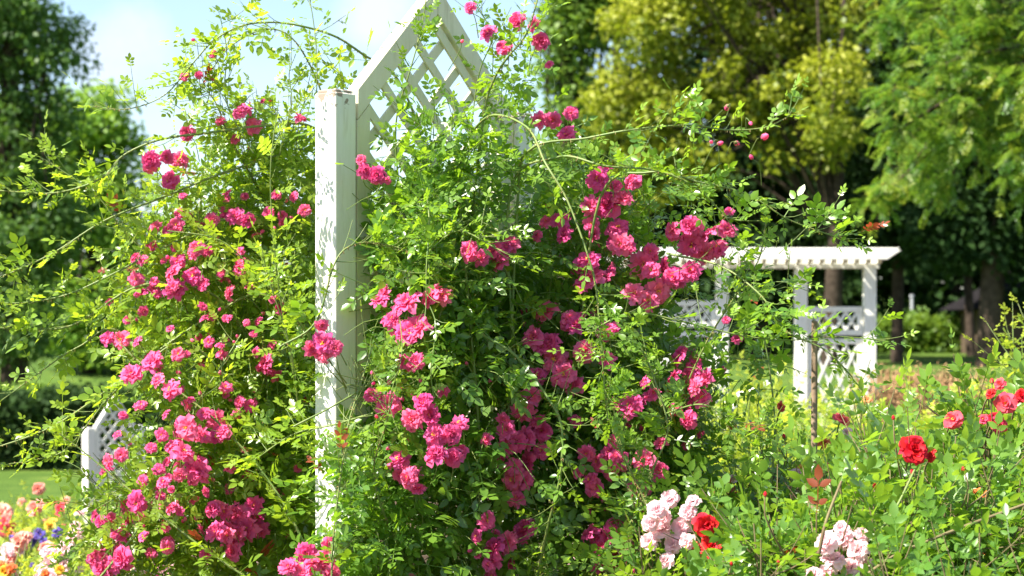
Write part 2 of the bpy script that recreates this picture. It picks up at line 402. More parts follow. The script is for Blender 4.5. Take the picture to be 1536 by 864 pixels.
def frame(z):
    z = norm(z); a = norm(np.cross(z, [.31,.2,.9]) if abs(z[2]) < .9 else np.cross(z, [1.,0,0])); b = np.cross(z, a)
    t = rng.uniform(0, 6.3); x = a*math.cos(t)+b*math.sin(t); y = np.cross(z, x)
    return np.stack([x, y, z], 1)
class Blooms:
    """all blooms of one plant: the largest 95 separate parts, the rest one 'stuff' part"""
    def __init__(s): s.L = []; s.b = []
    def add(s, pos, diam, key, facing): s.L.append((pos, diam, key, facing))
    def bud(s, pos, size, key, facing): s.b.append((pos, size, key, facing))
    def make(s, root, origin, cap=95, name='bloom', labels=None):
        for lst, isbud, nm, cp in ((s.L, False, name, cap), (s.b, True, 'bud', 60)):
            lst = sorted(lst, key=lambda e: -e[1]); rest = []
            for i, (pos, dm, key, fc) in enumerate(lst):
                tp = BUD[key] if isbud else B[key][rng.integers(0, len(B[key]))]
                R = frame(fc)*dm
                if i < cp:
                    o = link(nm, tp['me'], root); mw = Matrix([[*R[r_], 0] for r_ in range(3)]+[[0,0,0,1]])
                    o.matrix_local = Matrix.Translation(Vector(pos-origin)) @ mw
                else: rest.append((tp, R, pos-origin))
            if rest:
                VV = []; QQ = []; TT = []; AA = []; mq = []; mt = []; off = 0
                for tp, R, p in rest:
                    VV.append(tp['V'] @ R.T+p); QQ.append(tp['Q']+off); TT.append(tp['T']+off); AA.append(tp['A']); nq = len(tp['Q'])
                    mq.append(tp['MI'][:nq]); mt.append(tp['MI'][nq:]); off += len(tp['V'])
                me = mesh_np('small_'+nm+'s', np.concatenate(VV), np.concatenate(QQ), np.concatenate(TT), age=np.concatenate(AA), mats=rest[0][0]['mats'], midx=np.concatenate(mq+mt), smooth=True)
                o = link('small_'+nm+'s', me, root); o['kind'] = 'stuff'

# ------------------------------------------------------------------ setting: ground
def sheet(name, xs, ds, mat, dz=0., kind='structure'):
    V = np.array([(x, d, gz(x, d)+dz) for d in ds for x in xs]); nx = len(xs)
    i, j = np.meshgrid(np.arange(nx-1), np.arange(len(ds)-1)); b = (j*nx+i).ravel()
    Q = np.stack([b, b+1, b+nx+1, b+nx], 1)
    o = link(name, mesh_np(name, V, Q, mats=(mat,), smooth=True)); o['kind'] = kind; return o
def ground_mat(name, a, b, c, s1, s2, rough=.9):
    m, nt, out = newmat(name); L = nt.links.new
    tc = nt.nodes.new('ShaderNodeTexCoord'); n1 = N(nt, 'TexNoise', Scale=s1, Detail=8.0, Roughness=.65); n2 = N(nt, 'TexNoise', Scale=s2, Detail=6.0, Roughness=.7)
    L(tc.outputs['Object'], n1.inputs['Vector']); L(tc.outputs['Object'], n2.inputs['Vector'])
    r1 = ramp(nt, n1.outputs[0], [(.3, a), (.55, b), (.75, c)]); r2 = ramp(nt, n2.outputs[0], [(.3, (.45,.45,.45)), (.7, (1,1,1))])
    mx = nt.nodes.new('ShaderNodeMix'); mx.data_type = 'RGBA'; mx.blend_type = 'MULTIPLY'; mx.inputs['Factor'].default_value = .8
    L(r1.outputs[0], mx.inputs['A']); L(r2.outputs[0], mx.inputs['B'])
    pb = nt.nodes.new('ShaderNodeBsdfPrincipled'); pb.inputs['Roughness'].default_value = rough; pb.inputs['Specular IOR Level'].default_value = .1
    bp = N(nt, 'Bump', Strength=.8, Distance=.05); L(n2.outputs[0], bp.inputs['Height']); L(bp.outputs[0], pb.inputs['Normal'])
    L(mx.outputs['Result'], pb.inputs['Base Color']); L(pb.outputs[0], out.inputs[0]); return m
lawn_m = ground_mat('lawn', (.06,.12,.02), (.11,.19,.03), (.20,.26,.05), .9, 12.)
soil_m = ground_mat('soil', (.09,.06,.04), (.14,.10,.06), (.10,.13,.04), 1.5, 25.)
xs = np.unique(np.concatenate([np.linspace(-500,-20,13), np.linspace(-20,20,61), np.linspace(20,500,13)]))
ds = np.unique(np.concatenate([np.linspace(-20,2,5), np.linspace(2,30,43), np.linspace(30,110,41), np.linspace(110,1500,20)]))
sheet('lawn', xs, ds, lawn_m)
sheet('flower_bed_soil', np.linspace(-20,20,61), np.linspace(2.0,24,34), soil_m, .02)

# ------------------------------------------------------------------ trellises
TH = math.radians(49.5)
U = np.array([math.cos(TH), math.sin(TH), 0]); NRM = np.array([math.sin(TH), -math.cos(TH), 0])
def trellis(name, label, base, rot, top, W=.855, pw=.09, low=.12, scale=1., chips=True, group=None):
    """local: x along the panel, y away from the viewer, z up from the ground; first post centred on the origin"""
    root = empty(name, base, label, 'trellis', group); root.rotation_euler = (0, 0, rot); root.scale = (scale,)*3
    m = M['board'] if chips else M['paint2']
    h = pw/2
    for x in (0, W):
        g = Geo(); g.box((x-h, -h, -top-.2), (x+h, h, -.006)); g.box((x-h+.006, -h+.006, -.008), (x+h-.006, h-.006, .004))
        o = g.obj('post', M['paint'] if chips else m, root, .0035); o.location = (0, 0, top)
    x0, x1 = h+.019, W-h-.019; mid = (x0+x1)/2; sw = .058; rise = .365; foot = .012+top; ya, yb = -.030, .012
    zr = lambda x: foot+rise*(1-abs(x-mid)/(mid-x0))
    rw = .092
    # stiles, cut to the slope of the gable rails
    for s in (-1, 1):
        a = x0 if s < 0 else x1; b = a-s*sw
        g = Geo(); g.poly([(a, low), (b, low), (b, zr(b)-rw-.005), (a, zr(a)-rw-.005)], ya, yb); g.obj('stile', m, root, .002)
    for s in (-1, 1):
        a = x0 if s < 0 else x1
        g = Geo(); g.poly([(a, zr(a)-rw), (mid+s*.0008, zr(mid)-rw), (mid+s*.0008, zr(mid)), (a, zr(a))], ya-.004, yb+.004); g.obj('gable_rail', m, root, .002)
    g = Geo(); g.poly([(x0+sw+.001, low), (x1-sw-.001, low), (x1-sw-.001, low+.07), (x0+sw+.001, low+.07)], ya+.002, yb-.002); g.obj('bottom_rail', m, root, .002)
    # lattice: convex outline clip
    out = [(x0+.02, low+.03), (x1-.02, low+.03), (x1-.02, zr(x1)-rw+.03), (mid, zr(mid)-rw+.03), (x0+.02, zr(x0)-rw+.03)]
    def clip(o_, d_):
        t0, t1 = -9, 9
        for i in range(5):
            p, q = np.array(out[i]), np.array(out[(i+1) % 5]); e = q-p; n = np.array([-e[1], e[0]])
            den = n@d_; num = n@(p-o_)
            if abs(den) < 1e-9: continue
            t = num/den
            if den > 0: t0 = max(t0, t)
            else: t1 = min(t1, t)
        return t0, t1
    g = Geo(); sp = .106
    for lay, sg in ((0, -1), (1, 1)):
        d_ = np.array([math.cos(PI/4), sg*math.sin(PI/4)]); nn = np.array([-d_[1], d_[0]])
        c0 = np.array([mid, top+.1])
        for k in range(-26, 26):
            o_ = c0+nn*(k+.35*lay)*sp; t0, t1 = clip(o_, d_)
            if t1-t0 > .03:
                y = ya+.006+.010*lay
                g.bar(o_+d_*t0, o_+d_*t1, .031, y, y+.009)
    g.obj('lattice', m, root, .001)
    return root
POST1 = P(503, 135, 6.06); POST1[2] = 0
PC1 = POST1-NRM*.045+U*.045
TOPZ = EYE+(495-134)/F*6.06
trellis('garden_trellis', 'tall white wooden trellis with pointed lattice top carrying the pink climbing roses', tuple(PC1), TH, TOPZ)
# the smaller-looking one down the slope on the left
b2 = P(133, 0, 23.0); b2[2] = gz(b2[0], 23.)
trellis('garden_trellis', 'distant white lattice trellis with pointed top down the slope beside the dark hedge', tuple(b2), TH-.02, EYE-(642-495)/F*23-b2[2], W=.72, pw=.11, chips=False)

# ------------------------------------------------------------------ pergola
def pergola():
    d = 20.5; k = d/F
    X = lambda px: (px-768)*k
    Z = lambda py: EYE-(py-HOR)*k
    b = np.array([X(1110), d, 0.]); root = empty('white_pergola', tuple(b), 'white painted garden pergola with slatted roof and lattice side panels', 'pergola')
    root.rotation_euler = (0, 0, math.radians(0)); m = M['paint2']
    x = lambda px: X(px)-b[0]
    cw = .062
    for row, dy in ((0, 0.),):
        for px in (998, 1083, 1201, 1304):
            g = Geo(); g.box((x(px)-cw, dy-cw, 0), (x(px)+cw, dy+cw, Z(403)-.002)); g.obj('post', m, root, .006)
        g = Geo(); g.box((x(900), dy-.05, Z(403)), (x(1318), dy+.05, Z(396))); g.obj('header_beam', m, root, .004)
    # rafters front to back
    r0, r1 = -.30, .62
    px = 902.
    while px < 1330:
        xx = x(px); g = Geo(); za, zb = Z(396)+.001, Z(378)
        g.hexa([(xx-.02, r0+.12, za), (xx+.02, r0+.12, za), (xx+.02, r1-.12, za), (xx-.02, r1-.12, za), (xx-.02, r0, zb-.03), (xx+.02, r0, zb-.03), (xx+.02, r1, zb-.03), (xx-.02, r1, zb-.03)])
        g.obj('rafter', m, root, .004); px += 17.2
    # long purlin boards over the rafters, ends cut at a slant
    for y in (-.27, -.05, .18, .42):
        g = Geo(); g.hexa([(x(890), y, Z(382)+.001), (x(1328), y, Z(382)+.001), (x(1328), y+.06, Z(382)+.001), (x(890), y+.06, Z(382)+.001),
                           (x(880), y, Z(376)+.02), (x(1343), y, Z(376)+.02), (x(1343), y+.06, Z(376)+.02), (x(880), y+.06, Z(376)+.02)]); g.obj('purlin', m, root, .004)
    # front fascia with slanted end
    g = Geo(); g.poly([(x(893), Z(391)), (x(1322), Z(391)), (x(1343), Z(377)), (x(876), Z(377))], -.335, -.302); g.obj('fascia', m, root, .004)
    def panel(xa, xb, z0, z1, y=-.02, n=None, fw=.055, sw=.030, rows=1):
        g = Geo()
        g.box((xa, y, z1-fw), (xb, y+.04, z1)); g.box((xa, y, z0), (xb, y+.04, z0+fw))
        g.box((xa, y+.001, z0+fw+.001), (xa+fw, y+.039, z1-fw-.001)); g.box((xb-fw, y+.001, z0+fw+.001), (xb, y+.039, z1-fw-.001))
        o = g.obj('panel_frame', m, root, .003)
        h = z1-z0-2*fw; wd = xb-xa-2*fw; n = n or max(2, round(wd/(h*.6))); st = wd/n; g = Geo()
        for i in range(n):
            a = xa+fw+i*st
            for r_ in range(rows):
                za_ = z0+fw+.003+(h-.006)*r_/rows; zb_ = z0+fw+.003+(h-.006)*(r_+1)/rows
                g.bar((a, za_), (a+st, zb_), sw, y+.010, y+.020); g.bar((a+st, za_), (a, zb_), sw, y+.021, y+.031)
        lo = g.obj('lattice', m, o, .001)
    panel(x(1210), x(1294), Z(503), Z(460), n=4)
    panel(x(1007), x(1074), Z(491), Z(451), n=4)
    panel(x(1210), x(1294), .25, Z(508), n=4, sw=.024, rows=4)
    panel(x(1007), x(1074), .25, Z(497), n=3, sw=.024, rows=4)
pergola()

# ------------------------------------------------------------------ trees
def tree(name, label, cat, base, h, tr, blobs, n, size, mat, tpl=TPL_ONE, clump=1.0, per=90, group=None, lean=0, agef=.35, downs=0., yb=0.):
    x, d = base; o = np.array([x, d, gz(x, d)]); root = empty(name, tuple(o), label, cat, group)
    T = Tubes(); top = np.array([x+lean, d, o[2]+h])
    tp = curve([o-[0,0,.3], o+(top-o)*.35+rv(.15), o+(top-o)*.7+rv(.2), top], 10); T.add(tp, tr, tr*.25, 9)
    lv = Leaves(tpl); vol = np.array([b_[3]*b_[4]*b_[5] for b_ in blobs])**(2/3.); vol = vol/vol.sum()
    nc = max(6, n//per)
    for (bx, by, bz, rx, ry, rz), f in zip(blobs, vol):
        c = np.array([bx, by, bz]); R = np.array([rx, ry, rz])
        for _ in range(max(3, int(round(nc*f)))):
            u = norm(rv()); rad = rng.uniform(.25, 1)**.45
            q = c+u*R*rad
            cr = clump*rng.uniform(.55, 1.25); m = int(per*(cr/clump)**2)
            if rng.random() < .16:
                a = tp[rng.integers(2, 9)]; T.add(curve([a, (a+q)/2+UP*.3+rv(.2), q], 6), tr*.22, .02, 5)
            v = norm(rng.normal(0, 1, (m, 3))); rr = cr*rng.uniform(.05, 1, (m, 1))**.45
            p = q+v*rr*np.array([1,1,.62])+np.array([0,0,-downs])*rng.uniform(0,1,(m,1))**2*cr
            axis = norm(v*.7+rng.normal(0,.6,(m,3))+np.array([0,0,-.35-downs*.4])); nn = v*.5+np.array([0,0,.9])+rng.normal(0,.55,(m,3))
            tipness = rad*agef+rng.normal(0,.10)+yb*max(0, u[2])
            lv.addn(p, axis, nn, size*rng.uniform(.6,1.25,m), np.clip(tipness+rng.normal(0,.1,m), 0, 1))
    T.obj('trunk', M['bark'], root, o); lv.obj('crown', mat, root, o)
    return root
def wp(px, py, d): return P(px, py, d)
def blob(px, py, d, rpx, rpy, rd=None):
    p = P(px, py, d); k = d/F; return (p[0], p[1], p[2], rpx*k, rd if rd else rpx*k, rpy*k)
# left
d = 66.
tree('willow_tree', 'tall dark willow with ragged drooping branches against the sky at the left', 'tree', (P(20,0,d)[0], d), 17, .5,
     [blob(-40,-60,d,120,150), blob(40,40,d,75,85), blob(95,85,d,42,28,1.5), blob(0,190,d,80,110), blob(60,160,d,55,60), blob(-30,330,d,90,120), blob(0,500,d,80,40), blob(30,430,d,75,100), blob(70,300,d,60,90)],
     38000, .19, M['willow'], clump=.75, per=95, downs=.5)
d = 78.
tree('round_tree', 'rounded mid green tree below the clouds right of the willow', 'tree', (P(130,0,d)[0], d), 10, .4,
     [blob(125,190,d,65,60), blob(165,240,d,52,60), blob(90,300,d,90,90), blob(175,330,d,60,90), blob(120,430,d,95,100), blob(140,500,d,80,40), blob(60,240,d,60,70)],
     24000, .28, M['round'], clump=1.0, per=70, yb=.35)
d = 100.
tree('round_tree', 'low bright green tree seen through the gaps of the left climbing rose', 'tree', (P(300,0,d)[0], d), 7, .35,
     [blob(270,420,d,70,90), blob(340,390,d,70,80), blob(420,400,d,70,90), blob(330,480,d,110,60)], 12000, .34, M['round'], clump=1.2, per=60, yb=.3)
d = 110.
tree('round_tree', 'far green tree behind the lattice panel of the tall trellis', 'tree', (P(600,0,d)[0], d), 8, .35,
     [blob(520,400,d,70,80), blob(600,370,d,80,90), blob(690,360,d,80,110), blob(770,330,d,60,120)], 12000, .36, M['round'], clump=1.3, per=60, yb=.3)
# right
d = 62.
tree('yellowing_tree', 'pale green tree behind the trellis top at the edge of the sky', 'tree', (P(850,0,d)[0], d), 14, .4,
     [blob(850,60,d,42,80), blob(890,-40,d,70,90), blob(850,200,d,40,90), blob(870,330,d,45,80), blob(820,290,d,30,60)], 14000, .22, M['hedge'], clump=.75, per=60, group='trees of the shady wood edge')
d = 55.
tree('yellowing_tree', 'large tree with yellow green leaves in the upper middle', 'tree', (P(1245,0,d)[0], d), 15, .28,
     [blob(960,60,d,60,70), blob(930,170,d,45,60), blob(1010,150,d,70,70), blob(1060,20,d,80,60), blob(1150,110,d,90,80), blob(1100,-60,d,150,70), blob(1040,240,d,60,50), blob(1230,40,d,80,80), blob(1200,200,d,70,60), blob(1250,150,d-2.5,50,70,1.5), blob(960,270,d,50,50)],
     36000, .17, M['maple'], clump=.62, per=100, agef=.40, group='trees of the shady wood edge', yb=.3)
d = 64.
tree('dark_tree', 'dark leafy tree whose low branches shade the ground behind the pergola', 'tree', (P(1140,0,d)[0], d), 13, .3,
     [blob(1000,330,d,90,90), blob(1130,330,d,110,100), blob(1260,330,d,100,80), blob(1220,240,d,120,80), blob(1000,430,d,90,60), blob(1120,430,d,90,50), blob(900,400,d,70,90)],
     26000, .26, M['shade_leaf'], clump=.95, per=65, group='trees of the shady wood edge')
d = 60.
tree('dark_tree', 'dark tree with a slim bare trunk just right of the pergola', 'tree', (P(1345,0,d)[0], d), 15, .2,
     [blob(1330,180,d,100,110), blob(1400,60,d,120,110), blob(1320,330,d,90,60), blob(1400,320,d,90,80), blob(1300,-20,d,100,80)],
     22000, .24, M['shade_leaf'], clump=.9, per=65, group='trees of the shady wood edge')
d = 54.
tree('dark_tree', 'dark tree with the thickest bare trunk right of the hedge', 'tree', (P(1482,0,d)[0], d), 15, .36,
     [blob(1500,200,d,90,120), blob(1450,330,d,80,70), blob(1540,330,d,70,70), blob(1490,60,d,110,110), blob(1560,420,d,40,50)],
     22000, .24, M['shade_leaf'], clump=.9, per=65, group='trees of the shady wood edge')
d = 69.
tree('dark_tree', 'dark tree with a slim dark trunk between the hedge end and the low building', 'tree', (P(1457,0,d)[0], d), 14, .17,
     [blob(1440,300,d,80,90), blob(1490,340,d,60,60), blob(1420,190,d,80,80), blob(1480,220,d,90,90)], 16000, .28, M['shade_leaf'], clump=1.0, per=65, group='trees of the shady wood edge')
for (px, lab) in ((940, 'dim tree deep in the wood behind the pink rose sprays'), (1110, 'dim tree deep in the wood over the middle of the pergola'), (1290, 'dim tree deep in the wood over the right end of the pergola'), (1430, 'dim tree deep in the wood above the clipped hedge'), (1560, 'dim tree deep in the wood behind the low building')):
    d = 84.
    tree('dark_tree', lab, 'tree', (P(px,0,d)[0], d), 16, .3, [blob(px,60,d,110,190), blob(px,280,d,115,120), blob(px+20,410,d,110,80), blob(px-60,370,d,70,80)], 12000, .42, M['shade_leaf'], clump=1.4, per=60, group='trees of the shady wood edge')
# feathery tree at the right, nearer
def locust():
    d = 27.; x = P(1640,0,d)[0]; o = np.array([x, d+1, gz(x,d)]); root = empty('locust_tree', tuple(o), 'light green tree with feathery leaves hanging in from the upper right', 'tree')
    T = Tubes(); tp = curve([o-[0,0,.3], o+[-.1,0,2.5], o+[-.3,.2,5], o+[-.6,0,8]], 12); T.add(tp, .24, .08, 9)
    lv = Leaves(TPL_LOC)
    ends = [(1345,290,26.5),(1375,255,27),(1360,205,26),(1345,150,26),(1370,95,27),(1350,40,27),(1370,-20,27),(1420,270,27.5),(1430,220,26.5),(1450,170,26),(1425,110,26),(1420,40,26.5),(1400,-30,27),
            (1480,200,27),(1490,130,26),(1480,60,26),(1470,-20,26),(1520,240,26),(1560,270,26),(1540,190,26),(1550,120,25.5),(1520,40,26),(1550,-20,26),(1590,240,26),(1590,150,26),(1590,60,26),(1490,-80,26),(1420,-90,26.5),(1580,-60,26),
            (1500,160,27.5),(1450,90,28),(1400,180,28),(1480,20,28),(1390,20,28.5),(1500,90,27)]
    for (px, py, dd) in ends:
        e = P(px, py, dd); a = tp[min(11, max(3, int(6+(300-py)/90)))]; mid = (a+e)/2+UP*rng.uniform(.2,.6)+rv(.2)
        br = curve([a, mid, e+UP*.15, e], 14); T.add(br, .035, .006, 5)
        for i in range(15):
            t = rng.uniform(.35, 1)**.7; q = br[min(13, int(t*13))]
            dirn = norm(norm(e-a)*.8+rv(.75)+[0,-.2,-.25]); Ls = rng.uniform(.25,.6)
            sh = curve([q, q+dirn*Ls*.5+UP*.03, q+dirn*Ls-UP*.12*Ls], 6); T.add(sh, .006, .002, 4)
            for j in range(9):
                u = j/8; pt = sh[min(5, int(u*5.99))]; s = norm(np.cross(dirn, UP))*(1 if j % 2 else -1)
                lv.add(pt+rv(.02), norm(dirn*.6+s*.8+rv(.3)+[0,0,-.35]), UP+rv(.4), rng.uniform(.16,.30), min(1, max(0, rng.normal(.12,.2)+(.35 if rng.random()<.14 else 0))))
    T.obj('trunk', M['bark'], root, o); lv.obj('crown', M['locust'], root, o)
locust()

# hedges
def hedge(name, label, x0, x1, d0, d1, h, n, size, mat, zb=None):
    xm = (x0+x1)/2; dm = (d0+d1)/2; o = np.array([xm, dm, gz(xm, dm)]); root = empty(name, tuple(o), label, 'hedge')
    lv = Leaves(TPL_ONE); w = x1-x0; dp = d1-d0
    u = rng.uniform(0,1,(n,3)); side = rng.random(n)
    p = np.stack([x0+u[:,0]*w, d0+u[:,1]*dp, u[:,2]*h], 1)
    p[side < .45, 1] = d0+rng.normal(.05,.14,(side < .45).sum()); p[(side >= .45) & (side < .8), 2] = h+rng.normal(-.05,.12,((side >= .45) & (side < .8)).sum())
    bump = .12*np.sin(p[:,0]*2.1)+.10*np.sin(p[:,0]*5.3+1)
    p[:,2] = p[:,2]*(1+bump*.6/ max(h,1))+np.array([gz(a, b) for a, b in p[:, :2]])
    v = rng.normal(0,1,(n,3)); lv.addn(p, norm(v+[0,-.3,.3]), rng.normal(0,.6,(n,3))+[0,-.4,.8], size*rng.uniform(.6,1.3,n), np.clip(rng.normal(.25,.2,n)+(p[:,2]-o[2] > h*.8)*.25, 0, 1))
    lv.obj('foliage', mat, root, o)
    T = Tubes()
    for i in range(max(3, int(w/1.2))):
        a = x0+(i+.5)*w/max(3, int(w/1.2)); z = gz(a, dm); T.add([(a, dm, z-.1), (a+.05, dm, z+h*.5), (a-.05, dm+.05, z+h*.85)], .05, .02, 5)
    T.obj('stem', M['bark'], root, o)
hedge('clipped_hedge', 'bright green clipped hedge at the edge of the lawn right of the pergola', P(1180,0,76)[0], P(1475,0,76)[0], 76, 78.5, 1.15, 16000, .20, M['hedge'])
hedge('clipped_hedge', 'tall dark undergrowth hedge behind the pergola under the trees', P(840,0,70)[0], P(1312,0,70)[0], 70, 73, 2.3, 16000, .24, M['shade_leaf'])
hedge('clipped_hedge', 'dark shaded hedge across the slope behind the small distant trellis', P(-160,0,50)[0], P(470,0,50)[0], 50, 54, 1.75, 26000, .15, M['shade_leaf'])
hedge('clipped_hedge', 'sunny green shrub border along the rising lawn at far left', P(-160,0,62)[0], P(60,0,62)[0], 61, 63, .8, 6000, .17, M['hedge'])
# low building
def house():
    d = 70.; k = d/F; x0 = P(1497,0,d)[0]; g0 = gz(x0, d); root = empty('garden_building', (x0+4, d+3, g0), 'low brown building with a dark roof behind the trunks at the right edge', 'building')
    wm = plain('dark_render', (.085,.06,.04), .9, .1, c2=(.11,.08,.055), scale=2); rm = plain('dark_roof_tiles', (.012,.011,.012), 1., .0, c2=(.022,.020,.021), scale=3)
    h = EYE-(458-HOR)*k-g0
    g = Geo(); g.box((-4,-3,-.3),(4,3,h)); g.obj('wall', wm, root, .01)
    g = Geo(); y = 3.5
    g.hexa([(-4.7,-3.6,h-.12),(4.7,-3.6,h-.12),(4.7,3.6,h-.12),(-4.7,3.6,h-.12),(-2.4,-.2,h+1.5),(2.4,-.2,h+1.5),(2.4,.2,h+1.5),(-2.4,.2,h+1.5)]); g.obj('roof', rm, root, .01)
    g = Geo(); g.box((-2.6,-3.04,0),(-1.7,-3.002,2.0)); g.obj('door', plain('door_wood', (.08,.05,.035)), root, .004)
house()
T = Tubes(); q = P(1368,0,80); z = gz(q[0],80); T.add([(q[0],80,z-.1),(q[0],80,z+1.2),(q[0],80,EYE+50/F*80)], .08, .06, 8)
T.add([(q[0],80,EYE+50/F*80),(q[0],80,EYE+53/F*80)], .10, .10, 8)
o = T.obj('garden_post', plain('pale_grey_metal', (.42,.44,.46), .5)); tag(o, 'thin pale grey post rising behind the clipped hedge between two trunks', 'post')

# ------------------------------------------------------------------ the climbing roses
blo = {}
def fl(s): return [tuple(float(a) for a in e.split(',')) for e in s.split()]
RIGHT = fl("""577,442,29 610,455,37 648,444,35 588,480,27 605,497,37 626,491,37 612,543,31 557,592,22 583,608,34 618,630,32 635,604,30 648,624,31 652,653,31 678,652,28 655,682,32 597,690,32 614,717,31 628,734,20
797,594,28 785,616,33 760,644,26 790,657,31 775,664,31 812,647,29 760,670,26 807,632,24 793,693,31 768,720,29 785,722,31 812,677,24 730,660,18 692,677,20 786,797,35 730,782,26 742,822,32 738,842,26 715,804,20
820,467,34 800,507,33 825,515,32 832,540,37 845,562,35 877,527,30 865,487,34 855,478,26 907,497,26 912,540,22 892,732,27 897,694,27 880,680,24 915,680,26 930,692,26 870,707,22 920,662,22 885,800,28 904,810,34 922,792,30 938,823,32 915,845,28
705,377,31 722,387,24 740,377,31 757,372,29 767,367,27 750,395,24 806,354,16 705,11,17 732,50,24 756,72,25 776,31,25 801,38,23 812,61,24 824,97,13 810,180,23 830,180,24 857,170,20 850,202,26 840,330,27 847,352,28 885,310,25
897,269,33 948,272,27 924,279,18 910,307,37 934,299,31 927,342,33 930,367,30 892,352,20 1008,346,27 1042,339,30 1037,367,35 1065,352,29 1090,345,28 1075,372,27 1094,317,14 965,396,36 998,398,25 976,377,22 1036,407,30 1010,415,30 882,390,34 890,415,34 915,415,24
951,440,30 987,437,34 973,451,30 1006,416,28 913,496,26 1020,534,29 1041,549,27 1012,564,25 1044,579,29 1059,568,22 1053,597,27 975,594,25 945,609,37 967,574,18 1035,560,22 1032,630,26 1089,480,12 1106,508,16 991,665,19 1034,628,22 966,693,33 988,707,28 955,730,24 966,733,22 957,829,28 949,851,30 932,803,34 935,858,28""")
FRONT = fl("542,240,17 547,257,25 565,262,29 581,271,13 482,488,22 468,522,28 485,515,35 502,522,28 484,530,30 493,816,23 460,830,35 487,842,35 432,850,31 455,860,31 497,862,28 470,845,30")
LEFT = fl("""362,167,27 331,181,14 380,190,23 352,209,14 276,115,13 320,81,13 298,112,11 320,117,9 394,152,9 450,177,17 280,200,22 226,240,26 270,240,25 255,270,25 274,294,12 234,340,18 265,337,22 342,291,14 352,325,23 372,330,21 441,295,15 457,315,18 295,372,22 362,397,24 267,392,22 203,387,16 204,419,22 212,440,20 230,370,14 260,410,26 290,415,26 317,330,20 415,292,14 332,410,12 360,377,14
231,422,14 264,434,28 291,380,20 310,376,18 346,440,22 304,460,14 344,478,12 313,513,16 330,519,14 267,531,20 182,510,27 191,480,13 207,513,18 230,543,33 198,561,31 255,493,12 370,484,11 409,448,12 400,558,33 237,570,20 257,585,31 337,534,12 385,528,14 409,516,14 388,482,14
339,581,18 375,609,18 355,619,13 280,641,33 302,652,25 325,629,27 330,652,29 242,652,18 250,622,16 275,679,31 227,672,16 257,669,22 162,692,20 160,707,20 182,682,20 300,707,33 270,712,20 245,724,20 205,754,28 325,762,26 355,772,29 380,759,25 370,792,35 350,804,35 325,797,28 390,794,26 350,827,26 142,837,26 185,837,33 170,847,24 150,852,22 215,720,16 447,702,13 345,702,18 212,607,14 215,804,16 270,767,14""")
LBUD = fl("452,722,9 470,727,9 430,300,8 290,60,8 335,75,8 405,150,8 190,500,8 205,480,7 395,470,8 356,505,8 330,560,8 300,590,8 345,600,8 320,720,8 250,690,8")
RBUD = fl("1091,161,13 1105,215,12 1126,185,9 1147,205,15 1080,215,10 1127,236,9 1067,213,8 693,62,7 822,308,10 663,457,12 560,575,8 584,573,10 606,572,8 600,582,8 571,590,8 631,572,8 604,598,8 618,590,7 558,560,8 735,571,9 700,545,7 919,399,12 999,588,12 770,569,9 668,640,8 610,660,8 565,625,8 575,645,8 583,672,8")

def plane_d(px):            # depth of the panel plane under a photo column
    return 6.10+0.0026*min(px, 800)-0.0026*540
def dR(px, py):             # front surface of the right-hand mass
    b = .10+.34*sstep(550, 690, px)
    b += .10*sstep(350, 700, py)
    return plane_d(px)-b+.15*sstep(900, 1150, px)
def dL(px, py):
    return 6.55-.35*sstep(300, 700, py)*sstep(500, 250, px)+.15*sstep(250,100,px)

